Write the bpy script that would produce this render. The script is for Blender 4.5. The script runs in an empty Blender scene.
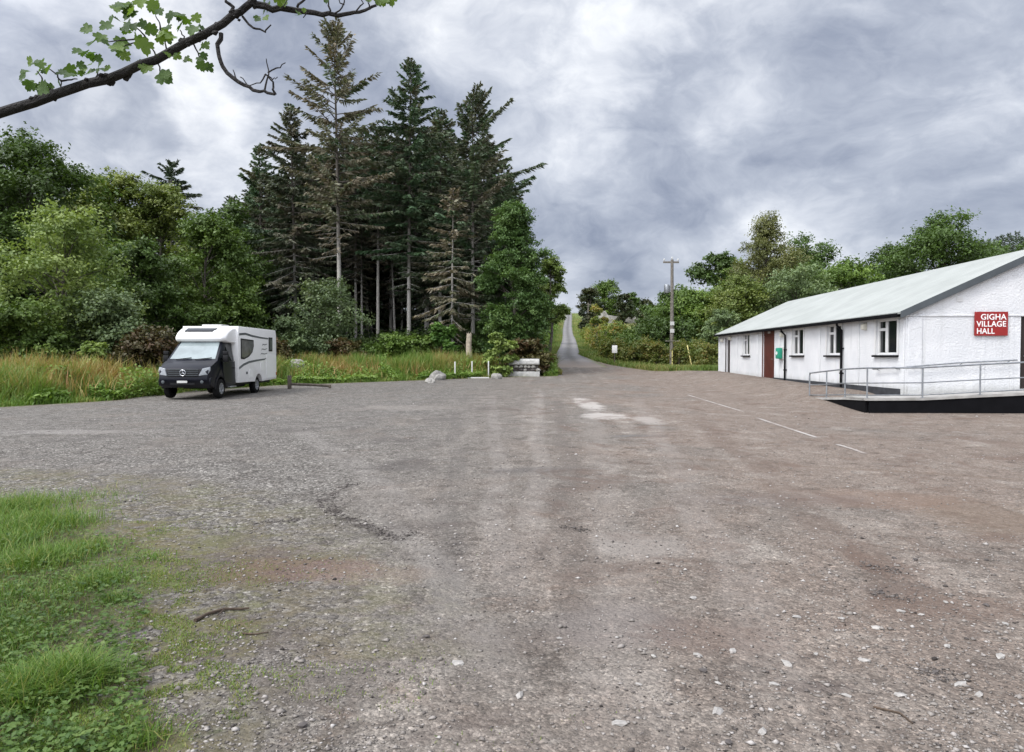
import bpy, bmesh, math, random
import numpy as np
from mathutils import Vector, Matrix

R = math.radians
random.seed(11)
rng = np.random.default_rng(11)
S = bpy.context.scene
COL = S.collection

# ------------------------------------------------------------------ camera
FPX, CX, HY, EYE = 740.0, 512.0, 356.0, 1.65       # focal length and horizon of the picture, in pixels
cam_d = bpy.data.cameras.new('camera'); cam = bpy.data.objects.new('camera', cam_d); COL.objects.link(cam)
cam.location = (0, 0, EYE); cam.rotation_euler = (R(90) - math.atan(20 / FPX), 0, 0)
cam_d.sensor_width = 36; cam_d.lens = FPX / 1024 * 36; cam_d.clip_end = 3000; cam_d.clip_start = 0.05
S.camera = cam

# ------------------------------------------------------------------ exposure
S.view_settings.view_transform = 'Standard'; S.view_settings.look = 'None'
S.view_settings.gamma = 1; S.view_settings.use_curve_mapping = False
S.view_settings.exposure = 0.6
S.render.engine = 'CYCLES'
S.cycles.use_denoising = True
S.cycles.max_bounces = 6; S.cycles.transparent_max_bounces = 4
S.cycles.diffuse_bounces = 3; S.cycles.glossy_bounces = 2; S.cycles.transmission_bounces = 3

# ------------------------------------------------------------------ sun and sky
SUN_EL, SUN_AZ = 52.0, 232.0          # azimuth clockwise from +Y
sdir = Vector((math.sin(R(SUN_AZ)) * math.cos(R(SUN_EL)), math.cos(R(SUN_AZ)) * math.cos(R(SUN_EL)), math.sin(R(SUN_EL))))
sun_d = bpy.data.lights.new('sun', 'SUN'); sun = bpy.data.objects.new('sun', sun_d); COL.objects.link(sun)
sun_d.energy = 1.5; sun_d.angle = R(14); sun_d.color = (1.0, 0.96, 0.9)
sun.rotation_euler = (-sdir).to_track_quat('-Z', 'Y').to_euler(); sun.location = (0, -20, 40)

W = bpy.data.worlds.new('World'); S.world = W; W.use_nodes = True
nt = W.node_tree; nt.nodes.clear()

class NG:
    """tiny node-graph helper"""
    def __init__(s, tree): s.t = tree
    def n(s, typ, ins=None, **kw):
        nd = s.t.nodes.new(typ)
        for k, v in kw.items(): setattr(nd, k, v)
        for k, v in (ins or {}).items():
            if hasattr(v, 'is_output') or isinstance(v, bpy.types.NodeSocket): s.t.links.new(v, nd.inputs[k])
            else: nd.inputs[k].default_value = v
        return nd
    def math(s, op, a, b=0.0, clamp=False):
        return s.n('ShaderNodeMath', {0: a, 1: b}, operation=op, use_clamp=clamp).outputs[0]
    def mix(s, f, a, b, blend='MIX'):
        return s.n('ShaderNodeMix', {0: f, 6: a, 7: b}, data_type='RGBA', blend_type=blend).outputs[2]
    def ramp(s, f, stops, interp='LINEAR'):
        nd = s.n('ShaderNodeValToRGB', {0: f}); cr = nd.color_ramp; cr.interpolation = interp
        while len(cr.elements) < len(stops): cr.elements.new(0.5)
        for e, (p, c) in zip(cr.elements, stops):
            e.position = p; e.color = (*c, 1) if len(c) == 3 else c
        return nd.outputs[0]
    def noise(s, vec, scale, detail=4, rough=0.55, dist=0.0, dims='3D'):
        return s.n('ShaderNodeTexNoise', {'Vector': vec, 'Scale': scale, 'Detail': detail, 'Roughness': rough, 'Distortion': dist}, noise_dimensions=dims)
    def smooth(s, v, a, b, lo=0.0, hi=1.0):
        return s.n('ShaderNodeMapRange', {0: v, 1: a, 2: b, 3: lo, 4: hi}, interpolation_type='SMOOTHSTEP').outputs[0]

g = NG(nt)
sky = g.n('ShaderNodeTexSky', sky_type='NISHITA', sun_disc=False, sun_elevation=R(SUN_EL), sun_rotation=R(SUN_AZ))
gen = g.n('ShaderNodeTexCoord').outputs['Generated']
sep = g.n('ShaderNodeSeparateXYZ', {0: gen})
strx = g.n('ShaderNodeVectorMath', {0: gen, 1: (1.0, 1.0, 1.6)}, operation='MULTIPLY').outputs[0]
def nvec(v, sc, amp, det=5):
    return g.n('ShaderNodeVectorMath', {0: g.n('ShaderNodeVectorMath', {0: g.noise(v, sc, det, 0.6).outputs[1], 1: (0.5, 0.5, 0.5)}, operation='SUBTRACT').outputs[0], 1: (amp, amp, amp)}, operation='MULTIPLY').outputs[0]
strw = g.n('ShaderNodeVectorMath', {0: strx, 1: nvec(strx, 2.6, .28, 4)}, operation='ADD').outputs[0]
n1 = g.noise(strw, 2.5, 9, 0.60, 0.0).outputs[0]
n2 = g.noise(strw, 6.5, 8, 0.60, 0.0).outputs[0]
val = g.math('ADD', g.math('ADD', g.math('MULTIPLY', n1, 1.10), g.math('MULTIPLY', n2, 0.64)), -0.272)

def pxdir(px, py): return Vector(((px - CX) / FPX, 1.0, (HY - py) / FPX)).normalized()
# cloud masses (direction, radius in degrees, amount): bright breaks and darker bellies of the cloud deck
warp = g.n('ShaderNodeVectorMath', {0: g.n('ShaderNodeVectorMath', {0: gen, 1: nvec(strx, 4.0, .30, 8)}, operation='ADD').outputs[0], 1: nvec(strx, 14.0, .07, 5)}, operation='ADD').outputs[0]
warp = g.n('ShaderNodeVectorMath', {0: warp}, operation='NORMALIZE').outputs[0]
for (px, py, rad, amt) in [(100, 5, 8, .20), (15, 110, 7, .14), (215, 95, 6, .22), (310, 180, 5, .07), (60, 60, 6, -.10), (150, 130, 7, -.05), (340, 40, 8, -.09), (604, 72, 6, .17), (560, 150, 8, .05),
                           (660, 125, 6, -.09), (830, 150, 13, -.06), (640, 225, 6, -.09), (760, 20, 12, -.03), (920, 205, 9, -.06), (810, 240, 6, .12), (960, 90, 9, .08), (720, 110, 5, .06), (450, 90, 8, -.03),
                           (700, 262, 6, .04), (600, 265, 4, -.05)]:
    d = g.n('ShaderNodeVectorMath', {0: warp, 1: pxdir(px, py)}, operation='DOT_PRODUCT').outputs['Value']
    val = g.math('ADD', val, g.smooth(d, math.cos(R(rad)), 1.0, 0.0, amt))
cloud = g.ramp(val, [(0.34, (.152, .176, .238)), (0.45, (.218, .243, .304)), (0.56, (.292, .318, .376)), (0.68, (.405, .428, .478)), (0.88, (.60, .615, .64))])
# the deck is thinner, so brighter, towards the hidden sun and overhead
tosun = g.n('ShaderNodeVectorMath', {0: gen, 1: sdir}, operation='DOT_PRODUCT').outputs['Value']
glow = g.smooth(tosun, 0.12, 0.95, 1.2, 5.6)
below = g.smooth(sep.outputs[2], -0.1, 0.0, 0.25, 1.0)
bg1 = g.n('ShaderNodeBackground', {0: sky.outputs[0], 1: 0.06})
cloud = g.mix(g.smooth(tosun, -.1, .7, 0.0, .8), cloud, g.mix(1.0, cloud, (1.04, .99, .93, 1), 'MULTIPLY'))
bg2 = g.n('ShaderNodeBackground', {0: cloud, 1: g.math('MULTIPLY', glow, below)})
ms = g.n('ShaderNodeMixShader', {0: 0.93, 1: bg1.outputs[0], 2: bg2.outputs[0]})
g.n('ShaderNodeOutputWorld', {0: ms.outputs[0]})

# ------------------------------------------------------------------ helpers
def tag(o, label=None, cat=None, group=None, kind=None):
    if label: o['label'] = label
    if cat: o['category'] = cat
    if group: o['group'] = group
    if kind: o['kind'] = kind
    return o

def empty(name, loc, rz=0.0):
    o = bpy.data.objects.new(name, None); COL.objects.link(o)
    o.location = loc; o.rotation_euler = (0, 0, rz); o.empty_display_size = 0.3
    return o

def link_mesh(name, me, parent=None, loc=(0, 0, 0), rz=0.0):
    o = bpy.data.objects.new(name, me); COL.objects.link(o); o.location = loc; o.rotation_euler = (0, 0, rz)
    if parent: o.parent = parent
    return o

def copy_tree(o, parent=None):
    c = o.copy(); COL.objects.link(c); c.parent = parent
    for ch in list(o.children): copy_tree(ch, c)
    return c

def np_mesh(name, V, F, mat, tint=None, smooth=False):
    V = np.asarray(V, np.float32).reshape(-1, 3); F = np.asarray(F, np.int32); k = F.shape[1]
    me = bpy.data.meshes.new(name)
    me.vertices.add(len(V)); me.vertices.foreach_set('co', V.ravel())
    me.loops.add(F.size); me.loops.foreach_set('vertex_index', F.ravel())
    me.polygons.add(len(F)); me.polygons.foreach_set('loop_start', np.arange(len(F), dtype=np.int32) * k)
    if smooth: me.polygons.foreach_set('use_smooth', np.ones(len(F), bool))
    if tint is not None:
        a = me.attributes.new('tint', 'FLOAT', 'POINT'); a.data.foreach_set('value', np.asarray(tint, np.float32).ravel())
    me.materials.append(mat); me.update(calc_edges=True)
    return me

class MB:
    """collects boxes, tubes and extrusions; build() links them as one mesh object"""
    def __init__(s): s.v = []; s.f = []
    def add(s, v, f):
        b = len(s.v); s.v += [tuple(p) for p in v]; s.f += [tuple(i + b for i in q) for q in f]; return s
    def box(s, x0, x1, y0, y1, z0, z1):
        v = [(x, y, z) for z in (z0, z1) for y in (y0, y1) for x in (x0, x1)]
        return s.add(v, [(0, 2, 3, 1), (4, 5, 7, 6), (0, 1, 5, 4), (2, 6, 7, 3), (0, 4, 6, 2), (1, 3, 7, 5)])
    def tube(s, pts, rad, n=8, cap=True):
        pts = [Vector(p) for p in pts]
        if not hasattr(rad, '__len__'): rad = [rad] * len(pts)
        v, f, ref = [], [], None
        for i, p in enumerate(pts):
            d = (pts[min(i + 1, len(pts) - 1)] - pts[max(i - 1, 0)]).normalized()
            if ref is None:
                ref = d.orthogonal().normalized()
            ref = (ref - d * ref.dot(d)); ref = ref.normalized() if ref.length > 1e-6 else d.orthogonal().normalized()
            b = d.cross(ref)
            for k in range(n):
                a = 2 * math.pi * k / n
                v.append(p + (ref * math.cos(a) + b * math.sin(a)) * rad[i])
        for i in range(len(pts) - 1):
            for k in range(n):
                f.append((i * n + k, i * n + (k + 1) % n, (i + 1) * n + (k + 1) % n, (i + 1) * n + k))
        if cap: f += [tuple(range(n))[::-1], tuple(range((len(pts) - 1) * n, len(pts) * n))]
        return s.add(v, f)
    def extrude(s, poly, a0, a1, to3):
        """poly: 2D outline; a0, a1: the extrusion's two ends; to3(p, q, a) gives the 3D point"""
        n = len(poly); v = [to3(p, q, a0) for p, q in poly] + [to3(p, q, a1) for p, q in poly]
        f = [tuple(range(n))[::-1], tuple(range(n, 2 * n))] + [(i, (i + 1) % n, n + (i + 1) % n, n + i) for i in range(n)]
        return s.add(v, f)
    def lathe(s, prof, c, axis='x', n=24):
        """prof: (radius, offset along axis)"""
        v, f = [], []
        for r, o in prof:
            for k in range(n):
                a = 2 * math.pi * k / n; p, q = r * math.cos(a), r * math.sin(a)
                v.append((c[0] + o, c[1] + p, c[2] + q) if axis == 'x' else (c[0] + p, c[1] + o, c[2] + q) if axis == 'y' else (c[0] + p, c[1] + q, c[2] + o))
        m = len(prof)
        for i in range(m - 1):
            for k in range(n): f.append((i * n + k, i * n + (k + 1) % n, (i + 1) * n + (k + 1) % n, (i + 1) * n + k))
        return s.add(v, f)
    def build(s, name, mat, parent=None, loc=(0, 0, 0), smooth=False, bevel=0.0, seg=2, ang=35):
        me = bpy.data.meshes.new(name); me.from_pydata(s.v, [], s.f)
        bm = bmesh.new(); bm.from_mesh(me); bmesh.ops.recalc_face_normals(bm, faces=bm.faces)
        if bevel > 0:
            ed = [e for e in bm.edges if len(e.link_faces) == 2 and e.calc_face_angle(0) > R(ang)]
            bmesh.ops.bevel(bm, geom=ed, offset=bevel, segments=seg, profile=0.5, affect='EDGES', clamp_overlap=True)
        bm.to_mesh(me); bm.free()
        if smooth or bevel > 0:
            for p in me.polygons: p.use_smooth = True
            bmx = bmesh.new(); bmx.from_mesh(me)
            for e in bmx.edges: e.smooth = len(e.link_faces) == 2 and e.calc_face_angle(0) < R(40)
            bmx.to_mesh(me); bmx.free()
        me.materials.append(mat)
        return link_mesh(name, me, parent, loc)

# numpy value noise, for shapes built in code
def _h(ix, iy, s):
    n = (ix.astype(np.int64) * 374761393 + iy.astype(np.int64) * 668265263 + s * 1442695041) & 0xFFFFFFFF
    n = ((n ^ (n >> 13)) * 1274126177) & 0xFFFFFFFF
    return ((n ^ (n >> 16)) & 0xFFFF) / 65535.0
def vnoise(x, y, s=0):
    x = np.asarray(x, float); y = np.asarray(y, float)
    ix, iy = np.floor(x), np.floor(y); fx, fy = x - ix, y - iy
    fx = fx * fx * (3 - 2 * fx); fy = fy * fy * (3 - 2 * fy)
    return (_h(ix, iy, s) * (1 - fx) + _h(ix + 1, iy, s) * fx) * (1 - fy) + (_h(ix, iy + 1, s) * (1 - fx) + _h(ix + 1, iy + 1, s) * fx) * fy
def fbm(x, y, s=0, o=4):
    t, a, n = 0, 0.5, 0
    for k in range(o):
        t = t + a * vnoise(x * 2 ** k, y * 2 ** k, s + k * 17); n += a; a *= 0.5
    return t / n
def sstep(a, b, x):
    t = np.clip((np.asarray(x, float) - a) / (b - a), 0, 1); return t * t * (3 - 2 * t)

# ------------------------------------------------------------------ the lie of the land
_yy = np.arange(-80, 800, 1.0)
_zz = np.interp(_yy, [-80, 20, 30, 50, 62, 85, 125, 169, 215, 263, 316, 350, 420, 800], [0, 0, .1, .36, .85, 2.1, 4.0, 6.4, 10.2, 14.6, 19.8, 21.8, 22, 14])
_k = np.hanning(13); _zz = np.convolve(np.pad(_zz, 6, mode='edge'), _k / _k.sum(), 'valid')
def H0(x, y):
    x = np.asarray(x, float); y = np.asarray(y, float)
    z = np.interp(y, _yy, _zz)
    z = z + .42 * sstep(8.6, 11.8, x) * sstep(20.5, 25.5, y) * (1 - sstep(46, 58, y))
    z = z + .35 * sstep(0, 5, y - yb(x)) * (x < 3.2) * (1 - sstep(50, 62, y)) * (y > 15)
    return z + 7.0 * sstep(40, 130, x) * sstep(60, 150, y)
def yb(x): return np.interp(x, [-60, -30, -16.2, -14.2, -13.2, -11.6, -3.8, -.5, 3.0, 3.25], [12, 18.5, 23.5, 26.5, 34, 37, 43.8, 46.8, 48.6, 60])
def xr(y): return np.interp(y, [0, 46, 57, 62, 68, 76], [60, 11.9, 9.9, 8.7, 7.9, 7.4])
def xg(y): return np.interp(y, [0, 3.08, 4, 5, 6.2, 7.4, 8.4, 9.3, 9.9], [-1.2, -1.55, -2.0, -2.45, -3.1, -4.2, -5.6, -8, -14])
def lot_mask(x, y):
    x = np.asarray(x, float); y = np.asarray(y, float)
    j = (fbm(x * .8, y * .8, 5) - .5) * 1.2
    a = sstep(-.5, .5, yb(x) - y + j) * (x < 3.1)
    b = (x >= 3.1) * sstep(-.5, .4, xr(y) - x + j * .6) * sstep(-.5, .4, x - np.interp(y, [0, 49, 75, 76], [3.0, 3.0, 4.0, 4.1]) + j * .5) * (y < 78)
    b = np.where((x >= 3.1) & (y < 46), 1, b)
    m = np.maximum(a, b)
    near = sstep(-.35, .55, xg(y) - x + (fbm(x * 1.7, y * 1.7, 9) - .5) * 1.6) * (y < 12)
    return np.clip(m * (1 - near), 0, 1), near
def H(x, y):
    x = np.asarray(x, float); y = np.asarray(y, float)
    return H0(x, y) + (y < 18) * ((fbm(x * 1.3, y * 1.3, 3) - .5) * .035 * (1 - sstep(10, 18, y)) + (fbm(x * 4, y * 4, 4, 3) - .5) * .016 * (1 - sstep(8, 14, y)))
def h(x, y): return float(H(x, y))
def ground_at(px, py):
    lo, hi = 1.5, 320.0
    for _ in range(50):
        m = (lo + hi) / 2
        if HY + (EYE - float(H0((px - CX) / FPX * m, m))) * FPX / m > py: lo = m
        else: hi = m
    return ((px - CX) / FPX * lo, lo)
def at(px, py, Y): return Vector(((px - CX) / FPX * Y, Y, EYE + (HY - py) * Y / FPX))
def base(px, Y):
    x = (px - CX) / FPX * Y; return (x, Y, h(x, Y))

# ------------------------------------------------------------------ materials
def newmat(name):
    m = bpy.data.materials.new(name); m.use_nodes = True; m.node_tree.nodes.clear(); return m, NG(m.node_tree)
def simple(name, c, rough=0.6, metal=0.0, var=0.15, scale=3.0, bump=0.0, bscale=40.0, spec=0.4, dirt=None, dscale=1.2, damt=0.5):
    m, q = newmat(name); pos = q.n('ShaderNodeTexCoord').outputs['Object']
    nz = q.noise(pos, scale, 5, 0.6).outputs[0]
    col = q.mix(q.smooth(nz, .25, .75), tuple(v * (1 - var) for v in c) + (1,), tuple(min(1, v * (1 + var)) for v in c) + (1,))
    if dirt: col = q.mix(q.math('MULTIPLY', q.smooth(q.noise(pos, dscale, 6, 0.65, 0.4).outputs[0], .5, .75), damt), col, (*dirt, 1))
    ins = {'Base Color': col, 'Roughness': rough, 'Metallic': metal, 'Specular IOR Level': spec}
    if bump:
        ins['Normal'] = q.n('ShaderNodeBump', {'Height': q.noise(pos, bscale, 4, 0.6).outputs[0], 'Strength': 1.0, 'Distance': bump}).outputs[0]
    q.n('ShaderNodeOutputMaterial', {0: q.n('ShaderNodeBsdfPrincipled', ins).outputs[0]}); return m
def leafmat(name, stops, trans=0.25, rough=0.5, obvar=0.25):
    """leaves: a random tint per leaf and clump runs along the ramp; each plant a little lighter or darker"""
    m, q = newmat(name)
    t = q.n('ShaderNodeAttribute', attribute_name='tint').outputs['Fac']
    n = len(stops); col = q.ramp(t, [(i / (n - 1), c) for i, c in enumerate(stops)])
    rnd = q.n('ShaderNodeObjectInfo').outputs['Random']
    col = q.mix(1.0, col, q.ramp(rnd, [(0, (1 - obvar,) * 3), (1, (1 + obvar * .4, 1 + obvar * .4, 1.0))]), 'MULTIPLY')
    a = q.n('ShaderNodeBsdfPrincipled', {'Base Color': col, 'Roughness': rough, 'Specular IOR Level': 0.35})
    tr = q.n('ShaderNodeBsdfTranslucent', {0: q.mix(1.0, col, (1.25, 1.3, .7, 1), 'MULTIPLY')})
    q.n('ShaderNodeOutputMaterial', {0: q.n('ShaderNodeMixShader', {0: trans, 1: a.outputs[0], 2: tr.outputs[0]}).outputs[0]}); return m

M = {}
M['bark'] = simple('bark', (.11, .095, .08), .9, var=.35, scale=6, bump=.02, bscale=25)
M['bark_grey'] = simple('grey bark', (.26, .25, .235), .9, var=.35, scale=5, bump=.02, bscale=20, dirt=(.10, .10, .07), dscale=1.5)
def mat_spruce_bark():
    m, q = newmat('spruce bark, lichen grey low down'); pos = q.n('ShaderNodeTexCoord').outputs['Object']
    z = q.n('ShaderNodeSeparateXYZ', {0: pos}).outputs[2]; nz = q.noise(pos, 3.0, 5, .65).outputs[0]
    col = q.mix(q.smooth(q.math('ADD', z, q.math('MULTIPLY', nz, 6.0)), 15.0, 9.0), (.085, .073, .06, 1), (.42, .40, .365, 1))
    col = q.mix(q.math('MULTIPLY', q.smooth(q.noise(pos, 9.0, 5, .7).outputs[0], .5, .75), .6), col, (.09, .085, .06, 1))
    q.n('ShaderNodeOutputMaterial', {0: q.n('ShaderNodeBsdfPrincipled', {'Base Color': col, 'Roughness': .9}).outputs[0]}); return m
M['bark_spruce'] = mat_spruce_bark()
M['bark_dark'] = simple('dark wet bark', (.016, .014, .013), .85, var=.4, scale=14, bump=.02, bscale=60)
M['spruce'] = leafmat('spruce needles', [(0.169, 0.140, 0.103), (0.151, 0.149, 0.100), (0.101, 0.142, 0.078), (0.074, 0.142, 0.068)], .14)
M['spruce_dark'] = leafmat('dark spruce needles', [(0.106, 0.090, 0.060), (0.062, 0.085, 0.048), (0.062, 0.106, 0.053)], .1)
M['leaf_dark'] = leafmat('dark broad leaves', [(0.050, 0.079, 0.022), (0.068, 0.117, 0.029), (0.100, 0.164, 0.037)])
M['leaf_mid'] = leafmat('green broad leaves', [(0.077, 0.130, 0.027), (0.120, 0.192, 0.040), (0.181, 0.260, 0.055)])
M['leaf_light'] = leafmat('pale green leaves', [(0.137, 0.203, 0.053), (0.209, 0.284, 0.078), (0.290, 0.364, 0.111)], .3)
M['leaf_yellow'] = leafmat('yellow green leaves', [(0.099, 0.144, 0.035), (0.158, 0.203, 0.053), (0.217, 0.249, 0.078)], .3)
M['leaf_fresh'] = leafmat('fresh green leaves', [(0.055, 0.121, 0.029), (0.096, 0.185, 0.043), (0.143, 0.255, 0.058)], .28)
M['leaf_syc'] = leafmat('sycamore crown leaves', [(.052, .098, .03), (.082, .145, .042), (.125, .195, .06)], .25)
M['leaf_willow'] = leafmat('grey green leaves', [(0.106, 0.150, 0.067), (0.150, 0.210, 0.097), (0.226, 0.284, 0.134)], .22)
M['leaf_birch'] = leafmat('olive green leaves', [(0.122, 0.137, 0.051), (0.172, 0.187, 0.071), (0.230, 0.230, 0.093)], .25)
M['leaf_brown'] = leafmat('rusty bracken', [(0.090, 0.050, 0.022), (0.075, 0.068, 0.028), (0.100, 0.090, 0.030)], .2)
M['leaf_hedge'] = leafmat('hedge leaves turning orange', [(.10, .155, .035), (.15, .20, .05), (.25, .235, .065), (.34, .20, .07)], .35)
M['leaf_gorse'] = leafmat('gorse', [(.025, .04, .016), (.045, .06, .022), (.08, .075, .03)], .12)
M['grass_tall'] = leafmat('long verge grass', [(.11, .20, .035), (.15, .225, .045), (.23, .24, .075), (.38, .29, .115), (.28, .15, .06)], .25)
M['grass_green'] = leafmat('green grass', [(.065, .14, .02), (.115, .21, .032), (.185, .265, .055), (.30, .285, .10)], .3)
M['grass_lane'] = leafmat('rough lane grass', [(.085, .14, .03), (.13, .18, .042), (.21, .21, .075), (.28, .22, .09)], .25)
M['weeds'] = leafmat('low weeds', [(.09, .17, .03), (.15, .235, .045), (.215, .30, .08)], .3)
M['weeds_front'] = leafmat('low weeds by the gravel', [(.06, .125, .022), (.10, .18, .032), (.16, .235, .055)], .25)
M['syc_leaf'] = leafmat('sycamore leaves', [(.035, .07, .014), (.06, .115, .02), (.13, .20, .035)], .42, obvar=0)

def mat_ground():
    m, q = newmat('ground'); pos = q.n('ShaderNodeNewGeometry').outputs['Position']
    sp = q.n('ShaderNodeSeparateXYZ', {0: pos}); X, Y = sp.outputs[0], sp.outputs[1]
    def vec(sx, sy, ox=0.0): return q.n('ShaderNodeCombineXYZ', {0: q.math('ADD', q.math('MULTIPLY', X, sx), ox), 1: q.math('MULTIPLY', Y, sy), 2: 0.0}).outputs[0]
    # hard-packed stone dust: grey, pinkish and pale patches
    big = q.noise(vec(.28, .22), 1.0, 6, .62, .5).outputs[0]
    mid = q.noise(vec(1, .8, 7.0), 1.3, 6, .65, .4).outputs[0]
    fine = q.noise(vec(1, 1), 9.0, 6, .7, .3).outputs[0]
    pinkx = q.math('ADD', big, q.smooth(q.math('ADD', X, q.math('MULTIPLY', Y, -.12)), -5.0, 4.5, -.20, .20))
    col = q.mix(q.smooth(pinkx, .38, .66), (.168, .151, .137, 1), (.204, .165, .141, 1))
    col = q.mix(q.math('MULTIPLY', q.smooth(mid, .52, .74), .75), col, (.32, .288, .26, 1))
    col = q.mix(q.math('MULTIPLY', q.smooth(mid, .46, .28), .60), col, (.135, .118, .106, 1))
    # wheel tracks worn pale along the way to the lane
    xt = q.math('SUBTRACT', X, q.math('MULTIPLY', Y, .055))
    st = q.noise(q.n('ShaderNodeCombineXYZ', {0: q.math('MULTIPLY', xt, 1.15), 1: q.math('MULTIPLY', Y, .045), 2: 2.0}).outputs[0], 1.0, 3, .5, .25).outputs[0]
    tr = q.math('MULTIPLY', q.smooth(st, .50, .64), q.smooth(q.math('ABSOLUTE', xt), 5.5, 1.5))
    tr = q.math('MULTIPLY', tr, q.smooth(q.math('ADD', q.math('MULTIPLY', mid, .6), q.math('MULTIPLY', fine, .5)), .36, .64))
    col = q.mix(q.math('MULTIPLY', tr, .4), col, (.34, .305, .275, 1))
    # rusty brown loose dirt
    rust = q.noise(vec(.7, .9, 31.0), 1.0, 6, .68, .7).outputs[0]
    col = q.mix(q.math('MULTIPLY', q.smooth(rust, .56, .72), .6), col, (.165, .115, .088, 1))
    col = q.mix(q.math('MULTIPLY', q.smooth(fine, .50, .78), .5), col, (.36, .33, .30, 1))
    col = q.mix(q.math('MULTIPLY', q.smooth(fine, .45, .22), .6), col, (.085, .074, .066, 1))
    # coarse grey gravel to the left
    vor = q.n('ShaderNodeTexVoronoi', {'Vector': pos, 'Scale': 34.0}); vr = q.n('ShaderNodeSeparateColor', {0: vor.outputs['Color']}).outputs[0]
    vor2 = q.n('ShaderNodeTexVoronoi', {'Vector': pos, 'Scale': 85.0}); vr2 = q.n('ShaderNodeSeparateColor', {0: vor2.outputs['Color']}).outputs[1]
    gl = q.math('MULTIPLY', q.smooth(X, .5, -3.5), q.smooth(q.noise(vec(.5, .4, 3.0), 1.0, 5, .6).outputs[0], .30, .52))
    vor3 = q.n('ShaderNodeTexVoronoi', {'Vector': pos, 'Scale': 9.0}); vr3 = q.n('ShaderNodeSeparateColor', {0: vor3.outputs['Color']}).outputs[2]
    peb = q.ramp(vr, [(0, (.06, .055, .051)), (.5, (.140, .130, .121)), (.85, (.225, .212, .198)), (1, (.33, .315, .295))])
    peb = q.mix(q.math('MULTIPLY', q.smooth(Y, 12.0, 22.0), .6), peb, q.ramp(vr3, [(0, (.085, .08, .075)), (.6, (.162, .153, .145)), (1, (.28, .267, .255))]))
    col = q.mix(q.math('MULTIPLY', gl, .8), col, peb)
    g2 = q.ramp(vr2, [(0, (.62,) * 3), (.55, (1,) * 3), (.9, (1.12,) * 3), (1, (1.7,) * 3)])
    col = q.mix(1.0, col, g2, 'MULTIPLY')
    g3 = q.ramp(vr, [(0, (.72,) * 3), (.5, (1,) * 3), (.93, (1.05,) * 3), (1, (1.5,) * 3)])
    col = q.mix(1.0, col, g3, 'MULTIPLY')
    mott = q.noise(vec(1, .75, 50.0), 3.1, 6, .72, .6).outputs[0]
    col = q.mix(1.0, col, q.ramp(mott, [(.30, (.48, .455, .43)), (.48, (.91, .905, .87)), (.58, (.93, .93, .90)), (.74, (1.24, 1.235, 1.20))]), 'MULTIPLY')
    # worn and dusty spots
    spn = q.math('ADD', q.math('MULTIPLY', q.noise(pos, 1.7, 6, .7, .5).outputs[0], .6), q.math('MULTIPLY', q.noise(pos, 11.0, 5, .7).outputs[0], .4))
    def spot(cx, cy, rx, ry, c, amt, col):
        d = q.math('ADD', q.math('POWER', q.math('DIVIDE', q.math('SUBTRACT', X, cx), rx), 2), q.math('POWER', q.math('DIVIDE', q.math('SUBTRACT', Y, cy), ry), 2))
        d = q.math('ADD', q.math('SQRT', d), q.math('MULTIPLY', q.math('SUBTRACT', spn, .5), 2.6 if max(rx, ry) > .25 else 1.2))
        return q.mix(q.math('MULTIPLY', q.smooth(d, 1.1, .5), amt), col, (*c, 1))
    for (px, py, rx, ry, c, amt) in [(588, 404, .45, 3.2, (.40, .375, .345), .85), (604, 416, .7, 1.3, (.40, .375, .345), .8), (648, 420, .4, 1.3, (.36, .335, .305), .6), (640, 545, .5, .5, (.27, .245, .22), .5), (605, 625, .5, .5, (.16, .14, .13), .5),
                                     (250, 565, .9, .7, (.10, .075, .06), .55), (300, 570, .8, .35, (.16, .09, .07), .4), (1000, 520, .8, 1.2, (.14, .10, .07), .5), (530, 470, .7, .35, (.09, .08, .075), .6), (640, 436, .7, .3, (.12, .115, .11), .6),
                                     (400, 408, 2.0, 1.2, (.30, .27, .24), .3), (60, 432, 2.2, .5, (.30, .28, .26), .35), (375, 575, .7, .3, (.20, .15, .12), .4), (235, 640, .5, .45, (.085, .068, .055), .6), (300, 690, .45, .35, (.10, .085, .072), .5), (215, 540, .6, .4, (.10, .088, .07), .5), (880, 500, 1.1, .7, (.17, .115, .085), .5), (960, 610, .6, .3, (.12, .08, .06), .5), (720, 640, .5, .3, (.13, .095, .078), .45), (500, 640, .45, .3, (.12, .10, .088), .45), (780, 500, 1.2, .5, (.14, .12, .11), .4), (900, 590, .35, .14, (.09, .07, .06), .5), (820, 690, .22, .1, (.07, .055, .05), .5), (322, 500, .10, .10, (.05, .042, .038), .8), (333, 512, .12, .10, (.05, .042, .038), .85), (345, 520, .13, .09, (.05, .042, .038), .85), (362, 526, .14, .09, (.05, .042, .038), .85), (380, 535, .13, .08, (.05, .042, .038), .8), (332, 494, .08, .10, (.06, .05, .045), .7), (342, 488, .10, .08, (.06, .05, .045), .6), (400, 541, .12, .08, (.06, .05, .045), .6)]:
        gx, gy = ground_at(px, py); col = spot(gx, gy, rx, ry, c, amt, col)
    wob_ = q.math('MULTIPLY', q.math('SUBTRACT', q.noise(vec(.0, .22, 4.0), 1.0, 3, .5).outputs[0], .5), .7)
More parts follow.
